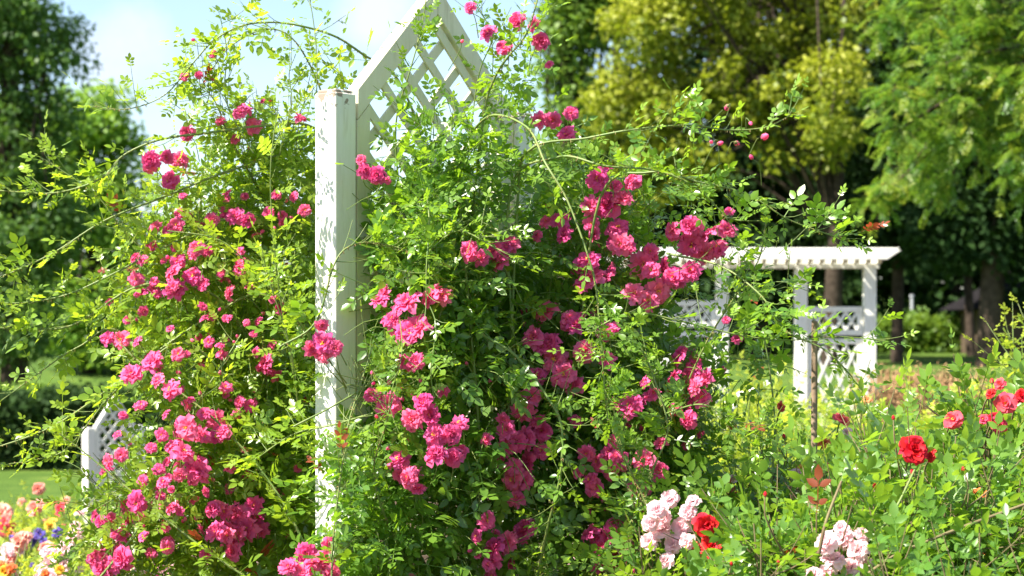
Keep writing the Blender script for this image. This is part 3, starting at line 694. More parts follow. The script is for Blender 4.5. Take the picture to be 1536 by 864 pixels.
POSTC = PC1
def climber(name, label, base_px, base_d, canes, blobs, flowers, buds, dfun, leafmat, rubbish, nrand=0, litter=(), dens=.66, lsz=1.62, near=()):
    o = P(base_px, 0, base_d); o[2] = 0.; root = empty(name, tuple(o), label, 'climbing rose')
    canes = [c[:4]+(c[4]*lsz,)+c[5:] for c in canes]; blobs = [b[:7]+(b[7]*lsz,)+b[8:] for b in blobs]
    stems = Tubes(); fine = Tubes(); lv = Leaves(TPL); BL = Blooms()
    for (wps, r0, r1, step, size, t0, young) in canes:
        pts = [P(a, b, c) for a, b, c in wps]; pc = curve(pts, max(12, len(pts)*6))
        # slight natural wobble
        pc = pc+.010*np.sin(np.linspace(0, rng.uniform(5,9), len(pc)))[:, None]*norm(rv())[None, :]; T = Tubes(); T.add(pc, r0, r1, 6); cane_o = T.obj('cane', M['stem'], root, o)
        if r0 >= .0034:
            TT = Tubes(); L_ = len(pc)
            for q_ in range(L_*2):
                k_ = rng.integers(0, L_-1); b_ = pc[k_]+(pc[k_+1]-pc[k_])*rng.random(); rr_ = r0+(r1-r0)*k_/L_; sd_ = norm(np.cross(pc[k_+1]-pc[k_], rv()))
                TT.add([b_+sd_*rr_*.7, b_+sd_*(rr_+.003)-UP*.001, b_+sd_*(rr_+.006)-UP*.003], .0016, .0002, 4)
            TT.obj('thorns', M['stem_red'], cane_o, o)['kind'] = 'stuff'
        if step:
            leafy(pc, lv, step*1.15, size, t0=t0, age0=.25 if young else .05, age1=.95 if young else .45, upw=.9, jit=.45, red=.0, face=np.array([-.1,-.35,0]))
            nside = int(len(pc)*.25) if young else int(len(pc)*.6)
            for _ in range(nside):                       # short side shoots
                k = rng.integers(int(len(pc)*t0), len(pc)-1); q = pc[k]; t = norm(pc[k+1]-pc[k])
                dr = norm(t*.7+rv(.6)+UP*.35); Ls = rng.uniform(.04,.13)
                sh = curve([q, q+dr*Ls*.5, q+dr*Ls+UP*.01], 5); fine.add(sh, .0014, .0008, 4)
                leafy(sh, lv, .036, size*.9, age0=.35, age1=.95, upw=.9, jit=.5, red=.006, face=np.array([-.1,-.3,0]))
    # mass
    for (px, py, dd, rx, ry, rd, n, size, ya) in blobs:
        dd = dfun(px, py)+rd*.85; c = P(px, py, dd); k = dd/F; R = np.array([rx*k, rd, ry*k])
        for _ in range(int(n*dens)):
            u = norm(rv()); q = c+u*R*rng.uniform(0, 1)**(1/2.6)
            outw = norm(u/R*R.min())
            dr = norm(outw*.7+rv(.55)+np.array([0,-.25,.1])); Ls = rng.uniform(.06,.20)
            sag = UP*Ls*rng.uniform(-.1,.35)
            sh = curve([q, q+dr*Ls*.5, q+dr*Ls-sag], 5); fine.add(sh, .0016, .0009, 4)
            leafy(sh, lv, .045, size, out=outw*.55, age0=ya*.4, age1=ya, upw=.75, jit=.5, red=rubbish, face=np.array([-.05,-.45,0]))
    # blooms and their stalks, each large one often with a neighbour in its truss
    flowers = list(flowers)+[(x_+rng.normal(0, .45)*d_, y_+rng.normal(.15, .4)*d_, d_*rng.uniform(.65,.95)) for (x_, y_, d_) in flowers if d_ >= 25 and rng.random() < .55]
    fpos = []
    for (px, py, dm) in flowers:
        dd = dfun(px, py)-rng.uniform(.06,.13); p = P(px, py, dd)
        fac = norm(np.array([-.40,-.9,.45])+rv(.40)); dm_m = dm*dd/F*1.16
        BL.add(p, dm_m, 'pink', fac); fpos.append((p, dm_m))
        back = norm(-fac*.6+rv(.25)+np.array([0,.5,-.6])); s = rng.uniform(.06,.14)
        fine.add(curve([p-fac*.1*dm_m, p-fac*.35*dm_m+back*s*.4, p+back*s+UP*-.02], 6), .0013, .0018, 4)
    for (px, py, dm) in buds:
        dd = dfun(px, py)-rng.uniform(0,.06); p = P(px, py, dd); fac = norm(rv(.5)+[0,-.3,.4]); BL.bud(p, dm*dd/F*1.05, 'pink', fac)
        fine.add(curve([p-fac*.4*dm*dd/F, p-fac*.03+rv(.006), p-fac*.05+np.array([rng.normal(0,.02),.04,-.05])], 5), .0010, .0014, 4); fpos.append((p, dm*dd/F))
    # scattered smaller blooms deeper in the plant
    for _ in range(nrand):
        z = litter[rng.integers(0, len(litter))]; px = rng.normal(z[0], z[2]); py = rng.normal(z[1], z[3]); dd = dfun(px, py)+rng.uniform(-.10,.05)
        if py > 890: continue
        BL.add(P(px, py, dd), rng.uniform(.024,.046), 'pink', norm(np.array([-.3,-1,.5])+rv(.5)))
        if rng.random() < .5: BL.bud(P(px+rng.normal(0,14), py+rng.normal(0,14), dd-.02), rng.uniform(.012,.02), 'pink', norm(rv(.5)+[0,-.2,.5]))
    FP = np.array([f[0] for f in fpos]); FR = np.array([f[1] for f in fpos])
    def keep(p):
        k = np.ones(len(p), bool)
        eye = np.array([0,0,EYE])
        for i in range(len(FP)):          # no leaf grows right before a bloom
            ax = norm(eye-FP[i]); v = p-FP[i]; al = v@ax; pr = np.linalg.norm(v-al[:, None]*ax, axis=1)
            k &= ~((al > -.01) & (al < .5) & (pr < FR[i]*.50))
            al = v@SD; pr = np.linalg.norm(v-al[:, None]*SD, axis=1); k &= ~((al > 0) & (al < .22) & (pr < FR[i]*.45))
        # leaves clear of the post's two visible faces and first stile
        loc = p-POSTC; a = loc@U; b = loc@NRM
        inb = (a > -.35) & (a < .085) & (b > -.04) & (b < .75) & (p[:,2] > 1.22)
        sx = p[:,0]/p[:,1]*F+768
        k &= ~(inb & (sx > 466) & (sx < 556) & (rng.random(len(p)) < .93))
        k &= ~((a > .70) & (a < .92) & (b > -.04) & (b < .7) & (p[:,2] > 1.75) & (sx > 762) & (sx < 822) & (rng.random(len(p)) < .75))
        sy = HOR-(p[:,2]-EYE)/p[:,1]*F
        k &= ~((sx > 985) & (sx < 1098) & (sy > 435) & (sy < 505) & (rng.random(len(p)) < .7))
        k &= ~((sx > 112) & (sx < 192) & (sy > 598) & (sy < 735) & (rng.random(len(p)) < .62))
        k &= ~((sx > 1195) & (sx < 1320) & (sy > 450) & (sy < 600) & (rng.random(len(p)) < .55))
        k &= ~((sx > 890) & (sx < 1200) & (sy > 368) & (sy < 410) & (rng.random(len(p)) < .5))
        # nothing passes through the post or the boards
        k &= ~((abs(a) < .065) & (abs(b) < .065)) & ~((a > 0) & (a < .86) & (b > -.02) & (b < .035) & (rng.random(len(p)) < .7))
        return k
    ol = lv.obj('foliage', leafmat, root, o, keep)
    ol['kind'] = 'stuff'
    fine.obj('twigs', M['stem'], root, o)['kind'] = 'stuff'
    BL.make(root, o)
    return root

CR = [ # waypoints(px,py,d), r0, r1, leaf step, leaf size, start, young
 ([(700,900,6.3),(720,700,6.1),(700,420,6.05),(690,250,6.2),(730,175,6.1),(790,190,5.95),(818,245,5.8),(850,300,5.75),(880,380,5.7),(893,430,5.7),(900,500,5.7),(906,570,5.7),(912,630,5.7)], .0046, .0022, .07, .05, .75, False),
 ([(720,500,6.0),(775,530,5.95),(820,590,5.9),(842,640,5.85),(840,720,5.85),(820,800,5.9),(800,900,6.0)], .0046, .0040, .12, .05, .2, False),
 ([(760,700,6.2),(780,300,6.2),(800,222,6.1),(880,207,6.05),(950,195,6.0),(1030,190,6.0),(1090,196,6.0),(1150,190,6.0),(1192,170,6.0)], .0050, .0014, .05, .062, .45, True),
 ([(780,650,6.2),(760,300,6.2),(830,235,6.1),(905,248,6.0),(980,255,6.0),(1040,278,6.0),(1085,318,6.0),(1112,355,6.0)], .0050, .0016, .05, .062, .5, True),
 ([(860,600,6.3),(900,300,6.2),(975,255,6.1),(1050,270,6.05),(1120,290,6.05),(1180,330,6.05),(1240,355,6.05),(1272,365,6.05)], .0045, .0013, .045, .062, .4, True),
 ([(700,400,6.3),(722,180,6.2),(738,120,6.15),(762,85,6.1),(790,55,6.1),(805,15,6.1),(812,-30,6.1)], .0045, .0022, .04, .065, .3, True),
 ([(600,300,6.2),(597,190,6.15),(612,120,6.1),(625,60,6.1),(636,5,6.1),(642,-30,6.1)], .0032, .0016, .04, .055, .2, True),
 ([(700,260,6.4),(720,120,6.35),(735,60,6.3),(722,20,6.3),(700,-20,6.3)], .0025, .0014, .035, .05, .3, True),
 ([(497,880,5.7),(500,800,5.72),(512,700,5.75),(522,640,5.78),(538,590,5.8),(560,520,5.85)], .0034, .0020, .042, .06, .1, False),
 ([(440,640,5.75),(500,610,5.78),(560,570,5.85),(600,520,5.9),(640,500,5.9)], .0030, .002, .05, .06, .3, False),
 ([(420,520,5.8),(470,480,5.8),(500,400,5.82),(530,372,5.85),(570,365,5.9),(610,372,5.9)], .0034, .0022, .05, .06, .2, False),
 ([(640,295,5.8),(643,350,5.75),(640,420,5.72),(636,480,5.7)], .0028, .0016, .035, .055, 0, False),
 ([(640,380,5.8),(680,352,5.75),(720,356,5.72),(755,372,5.7)], .0028, .0018, .06, .05, 0, False),
 ([(600,480,5.75),(600,540,5.72),(590,580,5.72),(583,610,5.72)], .0018, .0013, .06, .04, .2, False),
 ([(645,460,5.75),(652,520,5.72),(648,600,5.72)], .0020, .0013, .05, .045, .2, False),
 ([(880,500,6.0),(940,470,5.95),(1010,480,5.95),(1100,500,5.95),(1180,510,5.95),(1260,505,6.0),(1325,512,6.0)], .0032, .0012, .05, .058, .1, False),
 ([(1000,380,6.2),(1080,395,6.1),(1140,440,6.0),(1180,500,5.95),(1240,530,5.9),(1290,580,5.9),(1300,610,5.9)], .0035, .0018, .05, .06, .1, False),
 ([(1000,650,6.3),(1060,520,6.2),(1110,430,6.1),(1140,380,6.1),(1150,340,6.1)], .0035, .0014, .04, .06, .2, True),
 ([(860,900,6.0),(960,770,5.9),(985,700,5.8),(1000,640,5.8),(975,560,5.8),(960,520,5.8)], .0040, .002, .06, .06, .2, False),
 ([(1010,900,6.0),(980,800,5.8),(960,740,5.8),(935,680,5.8),(925,640,5.8)], .0034, .002, .06, .05, .3, False),
 ([(640,900,6.2),(580,780,5.9),(560,700,5.85),(575,640,5.8),(590,600,5.8)], .004, .002, .05, .055, .2, False),
 ([(1000,620,6.1),(1060,610,6.0),(1110,640,5.95),(1150,660,5.9)], .003, .0016, .05, .055, .2, False),
]
BR = [ # px,py,depth,rx,ry px, rd m, shoots, leaf size, youth
 (640,330,6.08,85,100,.14,150,.062,.55), (690,245,6.15,90,45,.12,56,.062,.8), (640,190,6.1,85,35,.10,14,.058,.9), (745,190,6.1,40,50,.10,8,.058,.8), (620,460,6.02,72,110,.20,180,.062,.35), (720,420,6.1,110,140,.30,300,.062,.3),
 (700,620,6.0,150,150,.32,380,.062,.3), (640,790,5.95,120,120,.30,260,.064,.3), (820,480,6.2,110,150,.32,320,.060,.3), (880,340,6.15,95,90,.25,170,.060,.5),
 (940,440,6.15,70,90,.22,120,.058,.5), (1030,440,6.2,50,50,.14,12,.056,.75), (1140,440,6.3,50,85,.16,34,.055,.9), (900,620,6.2,110,140,.32,320,.060,.3),
 (990,580,6.2,60,90,.22,110,.058,.5), (820,770,6.15,140,130,.32,330,.062,.25), (940,770,6.1,85,110,.25,210,.060,.35), (1110,560,6.3,50,60,.16,18,.056,.8),
 (840,240,6.15,50,40,.12,22,.06,.7), (770,120,6.15,50,50,.10,34,.06,.9), (560,760,5.98,40,110,.14,60,.062,.2), (580,600,5.98,40,120,.14,80,.062,.3), (1000,290,6.05,70,35,.12,35,.058,.8), (530,900,5.9,70,50,.15,50,.06,.3), (1030,690,6.2,50,70,.18,50,.056,.6)]
climber('climbing_rose', 'pink climbing rose covering the lattice right of the tall white post', 760, 6.35, CR, BR, RIGHT, RBUD, dR, M['rose_leaf'], .002, 46,
        [(920,760,45,60),(860,560,60,70),(900,400,60,40),(740,820,40,30),(1000,600,40,50),(660,640,40,50)])

CLf = [
 ([(440,560,6.25),(415,400,6.08),(405,260,6.04),(418,150,6.04)], .0028, .0012, .04, .055, .1, True),
 ([(450,640,6.2),(430,520,6.05),(408,430,6.02),(395,360,6.0)], .0026, .0012, .04, .055, .1, False),
 ([(640,500,6.9),(640,250,6.85),(600,120,6.7),(548,80,6.5),(500,50,6.45),(430,33,6.4),(370,36,6.4),(322,60,6.4),(285,100,6.4),(245,145,6.4),(190,166,6.4),(137,162,6.4)], .0050, .0014, .045, .062, .42, True),
 ([(500,200,6.6),(475,120,6.55),(440,60,6.5),(400,44,6.5),(350,66,6.5),(320,100,6.5),(290,150,6.5)], .0035, .0012, .04, .058, .3, True),
 ([(450,500,6.8),(520,260,6.7),(470,195,6.5),(400,190,6.45),(310,198,6.4),(240,206,6.4),(185,230,6.4),(150,268,6.4),(80,292,6.4),(0,290,6.4),(-50,292,6.4)], .0052, .0020, .045, .068, .38, True),
 ([(430,560,6.8),(480,330,6.7),(440,240,6.6),(350,255,6.5),(250,292,6.45),(160,327,6.4),(90,372,6.4),(40,400,6.4),(0,418,6.4),(-50,440,6.4)], .0052, .0018, .045, .07, .35, True),
 ([(470,560,6.7),(430,380,6.6),(350,330,6.5),(250,370,6.45),(170,410,6.4),(100,440,6.4),(30,452,6.4),(-30,450,6.4)], .0048, .0018, .04, .07, .3, True),
 ([(420,620,6.6),(350,470,6.5),(280,430,6.45),(200,432,6.4),(110,484,6.4),(50,492,6.4),(-30,490,6.4)], .0048, .0020, .045, .07, .3, True),
 ([(480,520,6.5),(400,440,6.45),(320,470,6.4),(230,530,6.35),(140,600,6.3),(70,645,6.3),(0,672,6.3),(-40,680,6.3)], .0050, .0020, .042, .072, .3, True),
 ([(400,640,6.4),(290,520,6.35),(220,545,6.3),(160,600,6.3),(100,672,6.3),(50,690,6.3),(12,697,6.3)], .0042, .0015, .042, .07, .3, True),
 ([(330,600,6.5),(260,420,6.5),(190,350,6.5),(150,300,6.5),(110,270,6.5),(60,235,6.5)], .0038, .0014, .04, .066, .35, True),
 ([(430,380,6.7),(385,285,6.6),(350,210,6.5),(328,165,6.5),(300,130,6.5)], .0048, .0016, .045, .062, .2, False),
 ([(470,700,6.4),(480,560,6.35),(440,470,6.3),(380,400,6.3),(330,360,6.3),(250,350,6.3)], .0045, .0018, .05, .062, .2, False),
 ([(476,240,6.3),(476,170,6.3),(473,90,6.3),(468,15,6.3),(466,-5,6.3)], .0026, .0014, .035, .055, .1, True),
 ([(505,200,6.35),(515,140,6.3),(505,105,6.3),(485,92,6.3)], .0022, .0014, .03, .055, .1, True),
 ([(280,650,6.4),(180,500,6.4),(120,520,6.4),(60,560,6.4),(0,600,6.4)], .0036, .0014, .042, .068, .3, True),
 ([(120,900,6.2),(200,800,6.2),(260,700,6.2),(300,600,6.25),(360,500,6.3)], .0045, .0022, .06, .06, .1, False),
 ([(480,860,6.1),(420,740,6.15),(330,640,6.2),(230,560,6.25),(190,520,6.3)], .0048, .0022, .06, .06, .1, False),
 ([(420,900,6.1),(300,820,6.1),(200,740,6.15),(130,680,6.2),(90,650,6.2)], .0040, .0018, .05, .066, .1, True),
 ([(560,620,5.9),(500,640,5.95),(440,650,6.0),(380,690,6.05)], .003, .0018, .05, .06, .1, False),
 ([(380,230,6.4),(340,150,6.4),(340,80,6.4),(330,30,6.4)], .0028, .0012, .04, .056, .2, True),
 ([(420,230,6.45),(440,160,6.4),(430,110,6.4),(445,80,6.4)], .0026, .0012, .04, .056, .2, True),
]
BLf = [
 (400,260,6.62,95,75,.20,150,.060,.85), (340,320,6.6,100,75,.22,170,.060,.85), (420,400,6.65,90,120,.25,230,.060,.55), (310,430,6.55,110,90,.25,210,.058,.8),
 (240,400,6.5,70,90,.2,90,.058,.9), (380,540,6.5,110,90,.25,200,.058,.7), (420,640,6.45,80,110,.25,230,.060,.35), (290,570,6.4,80,80,.2,130,.058,.8), (335,680,6.35,105,90,.25,210,.058,.45),
 (400,780,6.3,100,100,.25,240,.060,.35), (230,760,6.3,100,80,.2,150,.058,.55), (300,840,6.2,140,60,.25,190,.058,.5), (350,190,6.5,70,35,.14,26,.058,.9), (440,200,6.55,40,50,.14,40,.058,.7), (160,820,6.2,60,60,.15,50,.058,.6),
 (450,860,6.05,60,50,.15,60,.06,.3)]
FA = lambda px, py: 5.80 if px < 530 else 5.86
root_l = climber('climbing_rose', 'sprawling pink climbing rose left of the tall white post with long arching canes', 430, 6.6, CLf, BLf, LEFT, LBUD, dL, M['rose_leaf_light'], .012, 120,
        [(290,700,70,60),(330,790,70,40),(280,420,55,50),(220,760,45,50),(320,350,60,40),(330,560,70,50),(170,830,30,25)])
# sprays in front of the post, on twigs of their own belonging to the right-hand rose
r_right = bpy.data.objects['climbing_rose']; oR = np.array(r_right.location); BLx = Blooms(); Tx = Tubes()
for (px, py, dm) in FRONT:
    dd = (5.80 if py > 400 else 5.98)-rng.uniform(0,.04); p = P(px, py, dd); fac = norm(np.array([-.1,-1.,.3])+rv(.35)); BLx.add(p, dm*dd/F, 'pink', fac)
    tgt = P(560 if py < 400 else (520 if py < 600 else 480), py+(30 if py < 400 else 60), dd+.12); Tx.add(curve([p, (p+tgt)/2+rv(.01), tgt], 6), .0014, .0022, 4)
BLx.make(r_right, oR); Tx.obj('flower_stalks', M['stem'], r_right, oR)['kind'] = 'stuff'

# ------------------------------------------------------------------ rose bushes of the beds
ALLFP = []; DEFER = []
def keep_all(p):
    k = np.ones(len(p), bool); eye = np.array([0,0,EYE])
    for q, dm in ALLFP:
        ax = norm(eye-q); v = p-q; al = v@ax; pr = np.linalg.norm(v-al[:, None]*ax, axis=1); k &= ~((al > -.02) & (al < 1.3) & (pr < dm*.58))
        al = v@SD; pr = np.linalg.norm(v-al[:, None]*SD, axis=1); k &= ~((al > 0) & (al < .4) & (pr < dm*.5))
    return k
def bush(name, label, px, d, top_y, rad, ncane, leafmat, leaf=.085, blooms=(), buds=(), extra=(), tpl=TPL, cat='rose bush', group=None, young=.5, fill=6, base=None, red=.03, low=.25, bcap=95, depth=1.):
    x = P(px, 0, d)[0]; g = gz(x, d) if base is None else base; o = np.array([x, d, g+.0]); top = EYE-(top_y-HOR)/F*d
    root = empty(name, tuple(o), label, cat, group); T = Tubes(); lv = Leaves(tpl); h = top-g; BL = Blooms(); ncane = int(ncane*(2.5 if d < 6.5 else 1.5)); fill = int(fill*1.9); leaf *= 1.26; red *= .03
    for i in range(ncane):
        az = rng.uniform(0, 6.3); rr = rad*math.sqrt(rng.uniform(.02,1)); hh = h*(1-.25*(rr/rad)**2)*rng.uniform(.78,1.03)
        e = o+np.array([rr*math.cos(az), rr*math.sin(az)*depth, hh]); b0 = o+np.array([.12*rr*math.cos(az), .12*rr*math.sin(az), -.03])
        m1 = b0+(e-b0)*[.35,.35,.5]+rv(.02); pc = curve([b0, m1, e], 12); T.add(pc, .0055, .002, 5)
        leafy(pc, lv, .07, leaf, t0=.45, age0=.05, age1=young, upw=1., jit=.4, red=red)
        for k in range(fill):
            q = pc[rng.integers(int(12*low), 11)]; dr = norm(rv(.8)+np.array([math.cos(az),math.sin(az),0])*.5+UP*.6); Ls = rng.uniform(.10,.28)
            sh = curve([q, q+dr*Ls*.5, q+dr*Ls+UP*.02], 5); T.add(sh, .0022, .0012, 4)
            leafy(sh, lv, leaf*.62, leaf, age0=.05, age1=young, upw=1., jit=.4, red=red)
    FPs = []
    for (fx, fy, dm, key) in blooms:
        dd = d-rng.uniform(.6, .95)*rad*depth if fx is not None else d; p = P(fx, fy, dd); fac = norm(np.array([-.35,-.85,.6])+rv(.35))
        BL.add(p, dm*dd/F, key, fac); FPs.append((p, dm*dd/F))
        T.add(curve([p-fac*dm*dd/F*.15, p+np.array([0,.07,-.03]), p+np.array([0,.13,-.12]), p*.6+(o+[0,0,h*.5])*.4], 7), .0022, .0035, 4)
    for (fx, fy, dm, key) in buds:
        dd = d-rad*.8*depth; p = P(fx, fy, dd); BL.bud(p, dm*dd/F, key, norm(rv(.2)+UP)); T.add(curve([p, p-UP*.08+rv(.01), p*.5+(o+[0,0,h*.55])*.5], 6), .0015, .003, 4)
    for (wps, r0, r1) in extra:
        pc = curve([P(*w) for w in wps], 16); t2 = Tubes(); t2.add(pc, r0, r1, 6); t2.obj('cane', M['cane_old'] if r0 > .004 else M['stem'], root, o); leafy(pc, lv, .11, leaf*.8, t0=.1, age0=.0, age1=.3, upw=1., jit=.4)
    ALLFP.extend(FPs)
    T.obj('stems', M['cane_old'] if d < 7 else M['stem'], root, o)['kind'] = 'stuff'; BL.make(root, o, bcap)
    DEFER.append((lv, leafmat, root, o))
    return root
BG = 'rose bushes of the right-hand bed'
pp = 'pink_pale'
bush('rose_bush', 'green rose bush with one big scarlet bloom and bare thorny canes at its foot', 1385, 5.5, 600, .36, 20, M['bush_leaf'], .085,
     [(1370,675,47,'red'),(1397,684,22,'red')], [(1445,705,10,'red'),(1368,708,9,'red'),(1312,730,10,'red'),(1340,627,8,'red')],
     [([(1290,870,4.95),(1340,835,4.95),(1420,800,4.95),(1500,770,5.0),(1570,745,5.0)], .0050, .0038), ([(1318,800,5.05),(1345,760,5.05),(1372,705,5.1)], .004, .003)], group=BG, fill=7)
bush('rose_bush', 'rose bush with several coral red blooms at the right edge', 1505, 6.2, 572, .40, 20, M['bush_leaf'], .085,
     [(1430,630,31,'coralred'),(1508,605,33,'coralred'),(1498,637,28,'coralred'),(1492,628,22,'red'),(1500,576,20,'coralred'),(1532,594,22,'red'),(1475,629,17,'coralred'),(1486,590,18,'red'),(1470,744,26,'orange'),(1478,832,16,'coralred')],
     [(1488,572,10,'red')], group=BG, fill=7, red=.05)
bush('rose_bush', 'bush with a cluster of full pale pink blooms low right of the brown stake', 1255, 5.2, 715, .30, 15, M['bush_leaf'], .085,
     [(1240,815,38,pp),(1266,806,37,pp),(1288,826,36,pp),(1250,842,38,pp),(1276,852,38,pp),(1238,864,34,pp),(1292,803,26,pp),(1262,792,24,pp),(1220,864,30,pp),(1298,846,26,pp)], [(1148,742,9,'red'),(1097,846,8,'red'),(1167,845,9,'red')],
     [([(1228,830,4.9),(1240,780,4.9),(1262,722,4.95)], .0050, .0035)], group=BG)
bush('rose_bush', 'bush with pale pink and deep red blooms beside the foot of the climbing rose', 1015, 5.9, 730, .26, 12, M['bush_leaf'], .075,
     [(985,765,32,pp),(1005,748,30,pp),(1000,776,34,pp),(1022,790,32,pp),(990,797,34,pp),(1032,768,28,pp),(975,812,30,pp),(1010,816,32,pp),(1000,842,30,pp),(1040,752,24,pp),(975,785,28,pp),(1030,812,26,pp),(1058,788,38,'red'),(1066,822,36,'red'),(1040,818,20,'coralred'),(1110,866,30,pp),(1128,864,26,pp)], group=BG, fill=5)
bush('rose_bush', 'tall leafy bush behind the brown stake with faded pink and orange blooms', 1230, 7.0, 600, .42, 18, M['bush_leaf'], .080,
     [(1262,630,28,'coralred'),(1270,650,20,pp),(1235,665,22,'orange'),(1245,700,20,'red'),(1195,712,24,pp),(1205,703,20,'orange'),(1190,735,20,pp),(1172,610,18,'coralred'),(1098,638,16,'orange')], group=BG, young=.7)
bush('rose_bush', 'airy bush with small red buds between the climbing rose and the stake', 1120, 6.8, 640, .36, 16, M['bush_leaf'], .078,
     [(1088,722,18,'red'),(1100,718,14,pp),(1075,725,14,'coralred')], [(1176,655,9,'red'),(1163,660,9,'red')], [([(1150,800,6.4),(1162,650,6.4),(1155,560,6.4),(1145,500,6.4)], .004, .002)], group=BG, young=.6)
bush('rose_bush', 'rounded green bush behind the scarlet bloom', 1340, 8.0, 588, .50, 20, M['bush_leaf'], .088, [(1300,600,16,'orange'),(1440,610,14,'orange')], group=BG, young=.7)
bush('rose_bush', 'light green bush rising behind the coral red blooms', 1460, 9.0, 565, .55, 20, M['bush_leaf_light'], .095, [], group=BG, young=.8)
bush('rose_bush', 'low dark leafed bush at the bottom of the picture right of the pale pink cluster', 1440, 4.7, 770, .28, 11, M['bush_leaf'], .082, [], group=BG, young=.2)
bush('rose_bush', 'low leafy bush at the bottom of the picture left of the pale pink cluster', 1150, 5.0, 775, .28, 13, M['bush_leaf'], .08, [], group=BG, young=.3)
YG = 'yellow green plants of the middle bed'
for (px, d, ty, r, lab, bl) in ((1090, 9.5, 590, .5, 'yellow green plant dotted with small white blooms before the pergola', [(1062,560,12,'white'),(1085,575,12,'white'),(1110,590,12,'white'),(1050,590,12,'white'),(1100,610,11,'white'),(1128,585,11,'white'),(1072,600,11,'white')]),
                        (1200, 10.5, 590, .5, 'yellow green plant behind the brown stake', []), (1030, 11, 545, .6, 'yellow green plant behind the pink sprays left of the white blooms', [(1040,560,10,'white')]),
                        (1140, 12.5, 560, .7, 'tall yellow green plant below the middle of the pergola', [(1150,575,10,'white'),(1170,560,10,'white')]), (1290, 11, 620, .55, 'yellow green plant below the right end of the pergola', []),
                        (1420, 12, 600, .6, 'yellow green plant behind the light green bush', []), (930, 12, 560, .7, 'yellow green plant showing through the right-hand climbing rose', []), (1520, 11, 580, .6, 'yellow green plant at the right edge behind the coral blooms', [])):
    bush('leafy_plant', lab, px, d, ty, r, 22, M['bush_leaf_light'], .11, bl, cat='plant', group=YG, young=1., tpl=TPL_FAR, fill=7)
bush('rose_bush', 'deep green bush filling the bed between the brown stake and the scarlet bloom', 1300, 6.4, 650, .40, 16, M['bush_leaf'], .08, [(1312,740,12,'orange')], group=BG, young=.6)
bush('rose_bush', 'deep green bush below the coral red blooms at the right edge', 1500, 5.6, 700, .34, 13, M['bush_leaf'], .08, [], group=BG, young=.4)
bush('young_shrub', 'slender yellow leafed shrub tip rising at the right edge before the dark trees', 1536, 8.2, 352, .14, 5, M['bush_leaf_light'], .06, [], cat='shrub', young=1., fill=10, low=.35)
# bottom-left bed
LB = 'flowering plants of the left-hand bed'
pk = 'pink_pale'
LEFTBED = [
 (20, 12.5, 745, .5, 'coralred', 'low rose bush with salmon pink blooms at the left edge', [(2,770,26,'peach'),(8,782,20,'coralred'),(-6,790,24,'peach')]),
 (75, 13.5, 735, .5, 'peach', 'green bush topped with one peach bloom before the lower lawn', [(58,733,15,'peach')]),
 (150, 13, 745, .5, 'peach', 'leafy bush under the small distant trellis', [(100,750,9,'peach'),(120,770,12,pk),(158,765,14,'yellow'),(112,790,14,pk)]),
 (85, 11.5, 775, .35, 'yellow', 'bush with one golden yellow bloom beside purple flowers', [(76,787,17,'yellow')]),
 (62, 11, 800, .30, 'purple', 'mound of violet blue flowers in the left bed', [(45,805,12,'purple'),(55,810,13,'purple'),(62,803,12,'purple'),(50,815,12,'purple'),(40,812,10,'purple'),(66,812,10,'purple'),(86,800,12,'purple'),(90,795,10,'purple'),(57,798,11,'purple')]),
 (20, 10, 800, .4, 'peach', 'bush with soft pink blooms left of the violet flowers', [(30,812,22,'peach'),(12,826,20,pk),(38,806,16,'peach'),(2,845,16,pk)]),
 (10, 9, 840, .35, 'yellow', 'low plant with orange and yellow blooms in the bottom left corner', [(8,858,18,'yellow'),(16,853,14,'orange'),(-2,862,16,'yellow')]),
 (95, 9.2, 815, .32, pk, 'bush with large whitish pink blooms along the bottom left', [(100,822,20,pk),(88,835,22,pk),(76,846,24,pk),(66,858,24,pk),(108,808,18,pk),(95,848,20,pk),(82,862,22,pk),(118,800,14,pk),(60,868,20,pk)]),
 (215, 9, 820, .4, 'orange', 'plant with orange blooms behind the foot of the left climbing rose', [(212,850,20,'orange'),(222,858,16,'orange'),(236,852,16,'peach'),(205,846,12,'yellow')]),
 (290, 8.6, 790, .4, pk, 'pale pink bush seen through the foot of the left climbing rose', [(270,855,24,pk),(290,845,24,pk),(255,862,22,pk),(300,800,18,pk),(240,790,16,pk),(270,810,16,pk),(330,850,20,pk),(350,860,20,pk)]),
 (420, 8.2, 790, .4, pk, 'pale pink bush behind the left climbing rose next to the post', [(400,800,18,pk),(440,770,18,pk),(380,840,20,pk),(430,830,20,pk),(455,800,16,pk),(372,655,15,'orange'),(378,682,16,'orange')]),
 (880, 8.2, 790, .45, pk, 'pale pink bush seen through the foot of the right-hand climbing rose', [(850,800,16,pk),(870,820,18,pk),(890,790,16,pk),(860,845,18,pk),(840,780,14,pk),(900,840,16,pk),(880,760,14,pk),(915,700,14,pk),(955,690,16,'orange'),(925,675,14,pk),(930,745,16,pk)]),
]
for (px, d, ty, r, _, lab, bl) in LEFTBED:
    bl = [(a, b, c*1.35, k_) for a, b, c, k_ in bl]
    if px < 400: bl += [(px+rng.normal(0, r*F/d*.45), rng.uniform(max(ty+6, 742), 866), bl[0][2]*rng.uniform(.5, .9), bl[rng.integers(0, len(bl))][3]) for _ in range(9)]
    bush('flowering_plant', lab, px, d, ty, r, 15, M['bush_leaf_light'] if d > 9.5 else M['bush_leaf_light'], .09, bl, cat='flowering plant', group=LB, young=.7, tpl=TPL_FAR, fill=6, depth=.8)

for lv_, mat_, root_, o_ in DEFER:
    lv_.obj('foliage', mat_, root_, o_, keep_all)['kind'] = 'stuff'
